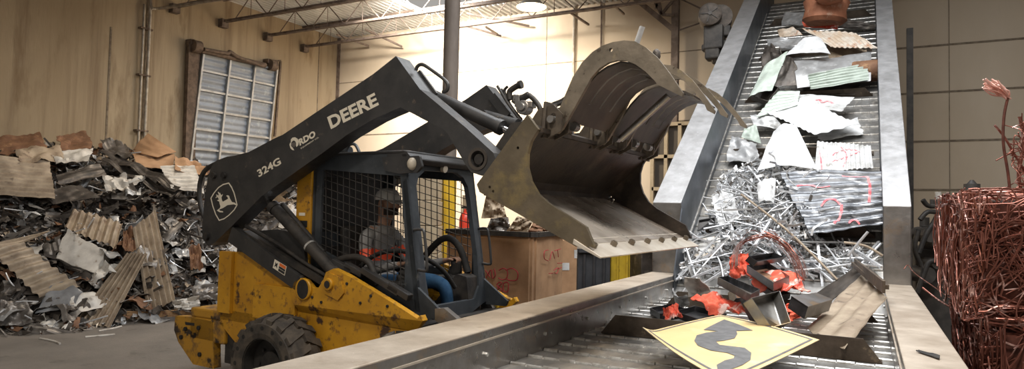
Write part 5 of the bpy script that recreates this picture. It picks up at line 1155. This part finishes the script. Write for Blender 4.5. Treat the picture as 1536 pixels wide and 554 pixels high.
# long dark folded sheets
for i, (qq, l) in enumerate([([(148, 228, .30), (166, 224, .34), (272, 280, .28), (262, 288, .22)], 'long dark folded sheet running down the heap, upper one'),
    ([(150, 240, .26), (164, 236, .3), (300, 310, .2), (288, 316, .14)], 'long dark folded sheet just below the upper one'),
    ([(84, 262, .24), (150, 246, .28), (160, 262, .24), (88, 276, .2)], 'flat dark sheet left of the long folded sheets'),
    ([(60, 288, .2), (120, 276, .26), (150, 296, .24), (80, 306, .18)], 'flat dark sheet below the tan hanging sheet')]):
    hs('folded_sheet', l, 'sheet', qq, 'scrapdk', corr=('v', 3, .03) if i < 2 else None, cr=.04, seed=20+i, t=.008, res=14)
for i, (qq, mt, l) in enumerate([
    ([(0, 206, .30), (60, 200, .36), (72, 226, .30), (0, 232, .24)], 'scraprust', 'rust-brown crumpled sheet at the top left of the heap'),
    ([(18, 226, .34), (86, 216, .40), (100, 238, .34), (34, 244, .28)], 'scraptan', 'tan crumpled sheet just under the top left rust-brown one'),
    ([(84, 205, .34), (130, 196, .40), (140, 222, .34), (92, 232, .28)], 'scraprust', 'red-brown wrinkled sheet on the crest left of the grey folded plate'),
    ([(76, 228, .34), (140, 222, .36), (132, 242, .3), (84, 246, .28)], 'scrapwhite', 'pale wrinkled sheet under the red-brown one on the crest'),
    ([(150, 208, .36), (188, 214, .38), (198, 236, .3), (158, 232, .28)], 'scrapgr', 'grey folded plate on the crest beside the carton'),
    ([(155, 266, .30), (190, 262, .34), (194, 286, .26), (158, 284, .24)], 'scrapwhite', 'bright white crumpled plate below the dark folded sheets'),
    ([(0, 452, .20), (40, 448, .24), (52, 486, .1), (0, 490, .08)], 'scrapgr', 'grey dented plate at the lower left corner of the heap'),
    ([(56, 484, .08), (104, 478, .1), (110, 494, .02), (60, 502, .02)], 'scrapwhite', 'white strip of sheet on the floor at the lower left'),
    ([(258, 452, .16), (298, 444, .2), (300, 464, .08), (262, 466, .08)], 'scrapwhite', 'white torn sheet at the heap foot beside the loader'),
    ([(160, 480, .03), (188, 476, .05), (190, 486, .01), (164, 490, .01)], 'aludull', 'small silver plate on the floor between the leaning ribbed sheets'),
    ([(286, 430, .2), (326, 424, .24), (330, 448, .12), (292, 452, .12)], 'scrapgr', 'dull grey plate at the heap foot close to the loader wheel'),
    ([(283, 370, .26), (300, 366, .28), (304, 404, .2), (286, 406, .2)], 'scraprust', 'narrow rusty plate standing on the right of the tall ribbed sheet'),
    ([(185, 345, .22), (200, 342, .24), (204, 376, .2), (184, 374, .2)], 'scraprust', 'orange rusty tangle between the ribbed sheets'),
    ([(400, 262, .2), (440, 256, .24), (444, 300, .16), (404, 306, .16)], 'scraptan', 'tan sheet seen between the loader arm and cage'),
    ([(420, 310, .2), (446, 306, .24), (446, 340, .16), (424, 342, .16)], 'scrapwhite', 'pale sheet seen under the loader arm beside the yellow upright')]):
    hs('crumpled_sheet', l, 'sheet', qq, mt, cr=.09, crf=3, seed=30+i, t=.006, res=12, fray=.06)
# countable scraps all over the heap
kinds = [('crumpled_sheet', 'scrapdk', 'small dark crumpled metal sheet in the heap by the tan wall', 'dark crumpled sheets in the heap', 'sheet', 78),
         ('crumpled_sheet', 'scrapgr', 'small grey crumpled metal sheet in the heap by the tan wall', 'grey crumpled sheets in the heap', 'sheet', 54),
         ('crumpled_sheet', 'aludull', 'small silvery crumpled metal sheet in the heap by the tan wall', 'silvery crumpled sheets in the heap', 'sheet', 34),
         ('crumpled_sheet', 'scrapwhite', 'small off-white crumpled metal sheet in the heap by the tan wall', 'off-white crumpled sheets in the heap', 'sheet', 20),
         ('crumpled_sheet', 'scraprust', 'small rusty crumpled metal sheet in the heap by the tan wall', 'rusty crumpled sheets in the heap', 'sheet', 20),
         ('bent_strip', 'alu', 'bent bright metal strip in the heap by the tan wall', 'bent bright strips in the heap', 'metal strip', 60),
         ('bent_bar', 'scrapdk', 'bent dark metal bar in the heap by the tan wall', 'bent dark bars in the heap', 'bar', 50)]
for nm, mt, lab, grp, cat, cnt in kinds:
    for i in range(cnt):
        x, y = rpt(HZ, rs); 
        if nm == 'crumpled_sheet':
            p = H(x, y, rs.uniform(.05, .2)); a = V((rs.gauss(0, 1), rs.gauss(0, 1), rs.gauss(0, .5))).normalized(); nn = (V((rs.gauss(0, .5), rs.gauss(0, .5), 1))-Fh*.6).normalized(); a = (a-nn*a.dot(nn)).normalized(); b = nn.cross(a)
            L, W = rs.uniform(.10, .30), rs.uniform(.06, .2)
            C4 = [p-a*L-b*W, p+a*L-b*W*rs.uniform(.4, 1), p+a*L*rs.uniform(.5, 1)+b*W, p-a*L+b*W*rs.uniform(.5, 1)]
            o, f, n = sheetobj(nm, C4, mt, cr=.09, crf=2.6, seed=rs.uniform(0, 90), t=.005, res=7, fray=.06, smooth=35, bend=rs.uniform(-.05, .08))
        else:
            p = H(x, y, rs.uniform(.06, .2)); d = V((rs.gauss(0, 1), rs.gauss(0, 1), rs.gauss(0, .4))).normalized(); L = rs.uniform(.12, .38)
            q = [p-d*L, p+V((rs.gauss(0, .04), rs.gauss(0, .04), .03)), p+d*L+V((rs.gauss(0, .06), 0, rs.gauss(0, .06)))]
            for z_ in q: z_.z = max(.02, z_.z)
            m = MB(); m.tube(bez(q, 3), rs.uniform(.006, .012), 6) if nm == 'bent_strip' else m.beam(q[0], q[2], .03, .03)
            o = m.build(nm, mt, smooth=40)
        tag(o, lab, cat, grp)
for i, (a, b, l) in enumerate([((128, 506), (172, 502), 'pale strip on the open floor in front of the heap'), ((148, 497), (182, 490), 'second pale strip on the floor nearer the ribbed sheets'), ((60, 508), (90, 516), 'short silver strip on the floor at lower left')]):
    A, B_ = onz(*a, .008), onz(*b, .008); m = MB(); m.tube(bez([A, A.lerp(B_, .5)+V((.02, .02, .0)), B_], 3), .012, 6); tag(m.build('metal_strip', 'scrapwhite', smooth=40), l, 'strip')
# ================================================================== COPPER BALES, RIGHT
rs = random.Random(21)
def wirebale(label, lo, hi, n, seed):
    r = random.Random(seed); lo = V(lo); hi = V(hi); c = (lo+hi)/2
    t = thing('copper_wire_bale', label, 'bale', (c.x, c.y, lo.z))
    m = MB(); k = V((.05, .05, .04))
    m2 = MB()
    def core(u, v, face):
        a, b = lo+k, hi-k; x = a.x+(b.x-a.x)*u
        P = {0: V((x, a.y, a.z+(b.z-a.z)*v)), 1: V((a.x, a.y+(b.y-a.y)*u, a.z+(b.z-a.z)*v)), 2: V((x, a.y+(b.y-a.y)*v, b.z)), 3: V((b.x, a.y+(b.y-a.y)*u, a.z+(b.z-a.z)*v)), 4: V((x, b.y, a.z+(b.z-a.z)*v))}[face]
        return P+V([.05*noise.noise(P*4+V((q*9, 0, seed))) for q in range(3)])
    for fc in range(5): m2.sheet(lambda u, v: core(u, v, fc), 14, 14, .01)
    m2.build('packed_core', 'copperdk', t)
    for i in range(n):
        fc = r.choice([0, 0, 0, 1, 1, 2, 3]); u, v = r.random(), r.random(); sz = hi-lo
        if fc == 0: p = V((lo.x+sz.x*u, lo.y, lo.z+sz.z*v)); nn = V((0, -1, 0))
        elif fc == 1: p = V((lo.x, lo.y+sz.y*u, lo.z+sz.z*v)); nn = V((-1, 0, 0))
        elif fc == 2: p = V((lo.x+sz.x*u, lo.y+sz.y*v, hi.z)); nn = ZZ
        else: p = V((hi.x, lo.y+sz.y*u, lo.z+sz.z*v)); nn = V((1, 0, 0))
        d = V([2.2*noise.noise(p*2.6+V((kk*11., seed*3., 0))) for kk in range(3)])+V((r.gauss(0, .28), r.gauss(0, .28), r.gauss(0, .28))); d = (d-nn*d.dot(nn)).normalized(); q = [p+nn*r.uniform(-.07, .05)]
        for s in range(r.randint(3, 7)):
            d = d+V((r.gauss(0, .38), r.gauss(0, .38), r.gauss(0, .38))); d = (d-nn*d.dot(nn)*.85).normalized(); q.append(q[-1]+d*r.uniform(.05, .13))
            z = q[-1]
            for ax in range(3): z[ax] = min(hi[ax]+.05, max(lo[ax]-.05+(.05 if ax == 2 else 0), z[ax]))
        m.tube(bez(q, 3), r.uniform(.0025, .006), 5, caps=False)
    o = m.build('wire_mass', 'copper', t, smooth=60, fixn=False); o['kind'] = 'stuff'; return t
wirebale('crushed copper wire bale on the floor right of the conveyor, lower of the two', (.62, 4.55, 0), (2.3, 6.35, 1.04), 1500, 1)
wirebale('crushed copper wire bale stacked on top of the lower one', (.54, 4.6, 1.06), (2.3, 6.45, 1.76), 1300, 2)
def wire(px, label, r=.006, mt='copper', fray=0, name='copper_wire', d=4.8):
    m = MB(); P = [atd(a, b, d+(c if len(q) else 0)) for q in [px] for a, b, c in q]; P = [atd(a, b, d+c) for a, b, c in px]
    m.tube(bez(P, 5), r, 7); o = m.build(name, mt, smooth=60); tag(o, label, 'wire')
    return o, P
t = thing('frayed_cable', 'stiff copper cable rising from the bale with a pale frayed tip', 'cable', atd(1516, 300, 4.95))
m = MB(); P = [atd(1516, 300, 4.95), atd(1512, 260, 4.95), atd(1505, 215, 4.95), atd(1506, 175, 4.95), atd(1512, 146, 4.95)]; m.tube(bez(P, 5), .010, 8); m.build('stem', 'copperdk', t, smooth=60)
m = MB()
for k in range(26):
    e = atd(rs.uniform(1472, 1500), rs.uniform(118, 134), 4.95+rs.uniform(-.06, .06)); mm = P[-1].lerp(e, .5)+V((rs.gauss(0, .02), rs.gauss(0, .02), rs.gauss(0, .015))); m.tube(bez([P[-1]+V((rs.gauss(0, .008), 0, rs.gauss(0, .008))), mm, e], 3), .006, 5)
m.build('frayed_tip', 'palecopper', t, smooth=60)
for i, (px, l, r) in enumerate([
    ([(1436, 302, .2), (1470, 290, .1), (1500, 284, .0), (1540, 284, 0)], 'long copper wire lying along the top edge of the upper bale', .008),
    ([(1384, 432, .8), (1410, 452, .6), (1440, 468, .2), (1475, 482, 0)], 'pink copper wire reaching from the bale over the guard edge', .008),
    ([(1356, 404, 1.4), (1362, 398, 1.4), (1372, 410, 1.2), (1400, 430, .8), (1440, 458, .3)], 'thin copper wire crossing from the guard corner to the bale', .004),
    ([(1492, 188, .2), (1506, 205, .2), (1522, 232, .2), (1540, 262, .2)], 'short copper wire crossing the frayed cable', .009),
    ([(1530, 175, .2), (1536, 215, .2), (1528, 260, .2), (1534, 300, .2)], 'thick copper strand rising at the right of the frayed cable', .014),
    ([(1494, 241, .2), (1512, 232, .2), (1540, 222, .2)], 'pale thin wire poking left from beside the frayed cable', .005),
    ([(1486, 548, -.6), (1500, 540, -.6), (1530, 545, -.6), (1560, 560, -.6)], 'bright copper loop at the foot of the lower bale', .007)]): wire(px, l, r)
# clump of wire ends at the frame edge
m = MB()
for k in range(70):
    a = atd(1532+rs.uniform(-6, 22), rs.uniform(190, 300), 4.95); q = [a]
    for s in range(3): q.append(q[-1]+V((rs.gauss(0, .03), rs.gauss(0, .03), rs.gauss(0, .04))))
    m.tube(bez(q, 3), .004, 5)
o = m.build('wire_clump', 'copper', smooth=60); tag(o, 'loose clump of copper wire ends standing on the upper bale', 'wire clump', kind='stuff')
# dark machinery between conveyor and bales
t = thing('old_engine', 'dark greasy engine block standing behind the copper bales', 'engine', (1.35, 8.2, 0))
D = 8.3
def atb(x, y, d=D): return atd(x, y, d)
m = MB(); a = atb(1410, 420); m.box((a.x+.1, a.y, .65), (.75, .7, 1.3)); m.build('engine_block', 'machinery', t, bevel=.03)
m = MB()
for q in ((1388, 352), (1400, 366), (1416, 350), (1398, 395), (1384, 412), (1424, 380)): c = atb(*q, 7.9); m.cyl(c-Fh*.1, c+Fh*.15, rs.uniform(.06, .11), n=14)
m.build('pulley', 'machinery', t, smooth=40)
m = MB()
for q in ([(1380, 330), (1392, 318), (1410, 322), (1420, 340)], [(1378, 380), (1390, 350), (1400, 335), (1412, 312)], [(1376, 440), (1386, 410), (1396, 392), (1420, 400)], [(1384, 300), (1396, 310), (1430, 304), (1450, 300)], [(1378, 345), (1372, 372), (1382, 400)]): m.tube(bez([atb(*p, 7.8) for p in q], 4), .028, 8)
m.build('pipe', 'blackdk', t, smooth=50)
m = MB(); a = atb(1458, 300, 8.4); m.cyl(a-V((0, 0, 1.3)), a, .1, n=12); m.cyl(a, a+V((0, 0, .1)), .15, n=12); m.cyl(a+V((0, 0, .1)), a+V((0, 0, .2)), .09, n=12); m.tube([a+V((0, 0, .2)), a+V((0, 0, .25))], [.06, .02], 10); m.box(a-V((0, 0, .05)), (.9, .1, .1)); m.build('valve_stack', 'machinery', t, smooth=40)
m = MB(); a = atb(1407, 288, 8.2); m.cyl(a-V((0, 0, .25)), a, .035, n=10); m.cyl(a-V((0, 0, 1.1)), a-V((0, 0, .2)), .02, n=8); m.build('white_cap_pipe', 'scrapwhite', t, smooth=40)
m = MB()
for k in range(26):
    x, y = rs.uniform(1378, 1500), rs.uniform(300, 470); c = atb(x, y, 8.1+rs.uniform(-.2, .6)); m.box(c, (rs.uniform(.05, .2), rs.uniform(.05, .2), rs.uniform(.05, .22)), Matrix.Rotation(rs.uniform(0, 3), 3, 'Z'))
m.build('bracket_cluster', 'machinery', t, bevel=.01)['kind'] = 'stuff'

# ================================================================== THINGS BEHIND THE LOADER
def G(px, f): p = atd(px, 318, f); return V((p.x, p.y, 0))
A_, C1, C2, D1 = G(672, 7.1), G(795, 6.55), G(806, 6.6), G(845, 7.45)
back = [D1+(A_-C1)*.9+V((0, .1, 0)), A_+(D1-C2)]
t = thing('cardboard_bin', 'large cardboard bulk bin with red marker writing behind the cage', 'bulk bin', C1)
P = [A_, C1, C2, D1]+back; zt = 1.40; cc = sum(P, V())/len(P)
m = MB()
for i in range(len(P)):
    a, b = P[i], P[(i+1) % len(P)]; e = lambda p: p+(cc-p).normalized()*.02
    wv = lambda u, z: a.lerp(b, u)+V((0, 0, z))+(cc-a).normalized()*.012*math.sin(u*9+z*5)
    for k in range(5):
        q = [wv(k/5, 0.05), wv((k+1)/5, 0.05), wv((k+1)/5, zt), wv(k/5, zt)]; m.hexa(q, [e(p) for p in q])
m.build('bin_wall', 'cardboard', t)
m = MB()
for i in range(len(P)): a, b = P[i], P[(i+1) % len(P)]; m.beam(a+V((0, 0, zt)), b+V((0, 0, zt)), .05, .05)
m.build('rim', 'blackdk', t)
m = MB(); m.prism([(p.x*1.0, p.y*1.0) for p in P], lambda u, v, d: V((u, v, d)), .0, .06); m.build('pallet_base', 'wood', t)
ux = (C1-A_).normalized(); nn = V((ux.y, -ux.x, 0)); nn = nn if nn.dot(CC-A_) > 0 else -nn
def bface(px, py): return hit(px, py, C1, nn)+nn*.028
def gstroke(par, pts, f, r=.011):
    m = MB(); P_ = bez([f(*p) for p in pts], 4); m.tube(P_, r*.55, 5); m.build('graffiti_letter', 'graf', par)
K = lambda u, v: (720+u/4.262, 320+v/4.262)
for st in ([(175, 365), (215, 352), (250, 380), (245, 425), (205, 430), (180, 420)], [(130, 365), (160, 352), (185, 372), (180, 415), (150, 425), (128, 412)], [(100, 355), (108, 395), (90, 415), (85, 360)], [(45, 365), (75, 410)], [(78, 362), (48, 412)],
           [(185, 440), (160, 450), (160, 495), (185, 500), (192, 460), (185, 440)], [(150, 450), (130, 470), (148, 490), (135, 520), (118, 500), (128, 478), (118, 455), (140, 440), (150, 450)], [(60, 480), (95, 478)]): gstroke(t, [K(*p) for p in st], bface)
u2 = (D1-C2).normalized(); n2 = V((u2.y, -u2.x, 0)); n2 = n2 if n2.dot(CC-D1) > 0 else -n2
def bface2(px, py): return hit(px, py, C2, n2)+n2*.028
for st in ([(420, 235), (395, 245), (395, 290), (420, 305)], [(430, 300), (445, 245), (460, 290)], [(462, 240), (500, 228)], [(480, 235), (485, 280)], [(480, 320), (510, 318)], [(455, 365), (485, 350), (475, 385), (460, 380)], [(425, 385), (450, 383)], [(490, 355), (505, 345)]): gstroke(t, [K(*p) for p in st], bface2, .008)
# crumpled scrap in the bin
for i, (q, mt, l) in enumerate([([(756, 352), (776, 325), (800, 330), (790, 352)], 'scraptan', 'tan crumpled sheet rising from the cardboard bin'), ([(728, 350), (736, 328), (762, 326), (768, 350)], 'scrapgr', 'grey crumpled sheet in the cardboard bin beside the cage'), ([(790, 352), (800, 334), (835, 346), (842, 354)], 'scraprust', 'brown flat sheet in the cardboard bin under the bucket'), ([(722, 328), (730, 290), (752, 296), (760, 326)], 'scraptan', 'tall crumpled brown plastic behind the cardboard bin')]):
    o, f, n = sheetobj('crumpled_sheet', [atd(*p, 7.2+.15*i) for p in q], mt, cr=.09, crf=3.4, seed=60+i, res=14, t=.006); tag(o, l, 'sheet')
def gbox(name, label, cat, px0, px1, ytop, f, mt, depth=1.0, bev=.02, zb=0):
    a, b = G(px0, f), G(px1, f+.1); z = atd(px0, ytop, f).z; u = (b-a).normalized(); v = V((-u.y, u.x, 0)); v = v if v.dot(Fh) > 0 else -v
    m = MB(); q = [a, b, b+v*depth, a+v*depth]; m.hexa([p+V((0, 0, zb)) for p in q], [p+V((0, 0, z)) for p in q]); return m, a, b, u, v, z
t = thing('cardboard_carton', 'plain brown carton with small white labels right of the marked bin', 'carton', G(855, 7.9))
m, a, b, u, v, z = gbox('', '', '', 838, 867, 360, 7.9, 0, .8); m.build('carton_body', 'cardboard', t, bevel=.01)
nb = V((u.y, -u.x, 0)); nb = nb if nb.dot(CC-a) > 0 else -nb
for (x0, x1, y0, y1) in ((525, 570, 318, 365), (602, 620, 235, 288)):
    m = MB(); q = [hit(*K(*p), a, nb)+nb*.004 for p in ((x0, y0), (x1, y0), (x1, y1), (x0, y1))]; m.add(q, [(0, 1, 2, 3)]); m.build('paper_label', 'corrwht', t, fixn=False)
for nm, lab, p0, p1, yt, f, mt in (('storage_bin', 'black bin under the raised bucket', 868, 917, 376, 9.0, 'blackbin'), ('storage_bin', 'scuffed yellow bin right of the black one under the bucket', 918, 965, 372, 9.3, 'yelbin')):
    t = thing(nm, lab, 'bin', G((p0+p1)/2, f)); m, a, b, u, v, z = gbox('', '', '', p0, p1, yt, f, 0, 1.0); m.build('bin_body', mt, t, bevel=.015)
    m = MB(); q = [a-v*.02, b-v*.02, b+v*1.02, a+v*1.02]
    for i in range(4): m.beam(q[i]+V((0, 0, z)), q[(i+1) % 4]+V((0, 0, z)), .06, .05)
    m.build('rim', mt, t)
    m = MB()
    for k in (.2, .5, .8): c = a.lerp(b, k)-v*.015; m.bb(c-V((.015, .015, -.1)), c+V((.015, .015, z-.05)))
    m.build('rib', mt, t)
# dark brown machine base between the yellow bin and the incline
t = thing('steel_cabinet', 'brown steel cabinet below the bucket edge by the incline', 'cabinet', G(985, 9.0)); m, a, b, u, v, z = gbox('', '', '', 963, 1006, 372, 9.0, 0, .7); m.build('cabinet_body', 'scrapdk', t, bevel=.01)
m = MB(); m.beam(a+V((0, 0, z+.02))-v*.03, b+V((0, 0, z+.02))-v*.03, .1, .05); m.build('top_rail', 'motor', t)
# yellow sleeve on the column is a part of it; extinguisher and panels
colo = bpy.data.objects['round_column']; c = atd(675, 150, 10.5)
m = MB(); m.cyl((c.x, c.y, 0), (c.x, c.y, atd(675, 266, 10.5).z), .137, n=28); m.build('painted_sleeve', 'yelpost', colo, smooth=40)
e = atd(697, 345, 9.6)
t = thing('fire_extinguisher', 'red fire extinguisher hanging behind the cage opening', 'extinguisher', e-V((0, 0, .3)))
m = MB(); m.lathe([(.001, -.25), (.075, -.25), (.08, -.22), (.08, .16), (.06, .22), (.025, .25), (.02, .30), (.001, .30)], lambda x, y, h: e+V((x, y, h)), 20); m.build('cylinder_body', 'redfire', t, smooth=40)
m = MB(); m.box(e+V((0, 0, .32)), (.10, .03, .03)); m.tube(bez([e+V((.03, 0, .3)), e+V((.1, 0, .2)), e+V((.09, 0, -.1))], 4), .01, 6); m.build('handle_and_hose', 'hub', t)
m = MB(); m.bb((e.x-.10, e.y+.08, 0), (e.x+.10, e.y+.14, e.z+.5)); tag(m.build('mounting_post', 'rack'), 'pale post carrying the red extinguisher', 'post')
t = thing('pale_carton_stack', 'pale boxed stack seen through the front of the cage', 'boxes', G(640, 9.2))
for i, (yt, yb) in enumerate(((262, 300), (301, 338), (339, 380), (381, 492))):
    a, b = atd(618, yt, 9.2), atd(657, yt, 9.2); z0 = atd(618, yb, 9.2).z; u = (b-a).normalized(); v = V((-u.y, u.x, 0)); q = [V((p.x, p.y, z0)) for p in (a, b, b+v*.6, a+v*.6)]
    m = MB(); m.hexa(q, [V((p.x, p.y, a.z)) for p in q]); tag(m.build('pale_carton', 'rack', bevel=.008), ['topmost pale carton behind the cage opening', 'second pale carton from the top behind the cage opening', 'third pale carton from the top behind the cage opening', 'lowest pale carton behind the cage opening'][i], 'carton')
bpy.data.objects.remove(t)
# racking frame on the far wall
t = thing('wall_rack', 'cream framed rack with dark openings by the far wall, behind the bucket', 'rack', ony(1010, 318, 15.0))
x0, x1 = ony(978, 240, 15.0).x, ony(1040, 240, 15.0).x; m = MB()
zt = ony(1005, 186, 15.0).z
for x in (x0, (x0*2+x1)/3, (x0+2*x1)/3, x1): m.bb((x-.04, 15.0, 0), (x+.04, 15.1, zt))
for k in range(6): z = zt*k/5; m.bb((x0, 15.0, max(0, z-.04)), (x1, 15.1, z+.04))
m.build('frame', 'rack', t)
m = MB(); m.bb((x0, 15.12, 0), (x1, 15.5, zt)); m.build('opening_back', 'rackdark', t)
# ================================================================== LIGHT
def area(name, loc, target, sx, sy, power, col, spread=None):
    l = bpy.data.lights.new(name, 'AREA'); l.shape = 'RECTANGLE'; l.size = sx; l.size_y = sy; l.energy = power; l.color = col
    if spread: l.spread = spread
    o = bpy.data.objects.new(name, l); COL.objects.link(o); o.location = loc
    d = (V(target)-V(loc)).normalized(); o.rotation_euler = d.to_track_quat('-Z', 'Y').to_euler(); return o
def spot(name, loc, target, power, col, size, blend=.6, rad=.2):
    l = bpy.data.lights.new(name, 'SPOT'); l.energy = power; l.color = col; l.spot_size = math.radians(size); l.spot_blend = blend; l.shadow_soft_size = rad
    o = bpy.data.objects.new(name, l); COL.objects.link(o); o.location = loc
    d = (V(target)-V(loc)).normalized(); o.rotation_euler = d.to_track_quat('-Z', 'Y').to_euler(); return o
w = bpy.data.worlds.new('world'); scene.world = w; w.use_nodes = True
w.node_tree.nodes['Background'].inputs[0].default_value = (.95, .90, .84, 1); w.node_tree.nodes['Background'].inputs[1].default_value = .42
wp = ony(690, 150, WY)
spot('wall_fill', (wp.x+.6, 11.4, 6.6), (wp.x+.3, WY, wp.z-.1), 6500, (1, .92, .80), 108, 1, .3)  # added unseen spot for the bright patch on the far wall
spot('bay_light', LAMP-V((0, 0, .1)), (LAMP.x, WY-1, 3.2), 1100, (1, .86, .66), 130, 1, .25)
area('skylight_feed', (-.6, 6.4, 7.3), (-.6, 6.4, 0), 5.2, 6.2, 760, (.94, .97, 1.0))
area('skylight_far', ((SX0+SX1)/2, (SY0+SY1)/2, CZ+.5), ((SX0+SX1)/2, (SY0+SY1)/2, 0), SX1-SX0+1, SY1-SY0+1, 900, (.95, .97, 1))
spot('heap_fill', (-9.5, 7.2, 6.7), (-11.5, 7.6, 0), 520, (1, .88, .72), 130, 1, .3)  # added unseen fill light over the heap, no fixture
spot('front_fill', (-2.2, -1.2, 6.6), (-4.0, 4.5, .8), 620, (1, .92, .80), 100, 1, .4)  # added fill light from behind the camera, lifts the loader side
spot('feed_fill', (.4, 1.2, 6.6), (-.4, 4.8, .8), 1000, (1, .96, .90), 75, 1, .4)  # added unseen spot that brightens the feed end and the sign
scene.view_settings.view_transform = 'Standard'; scene.view_settings.look = 'None'; scene.view_settings.gamma = 1; scene.view_settings.use_curve_mapping = False
scene.view_settings.exposure = 0
scene.cycles.use_denoising = True
scene.cycles.max_bounces = 6; scene.cycles.diffuse_bounces = 3; scene.cycles.glossy_bounces = 3
try: scene.cycles.use_light_tree = True
except Exception: pass
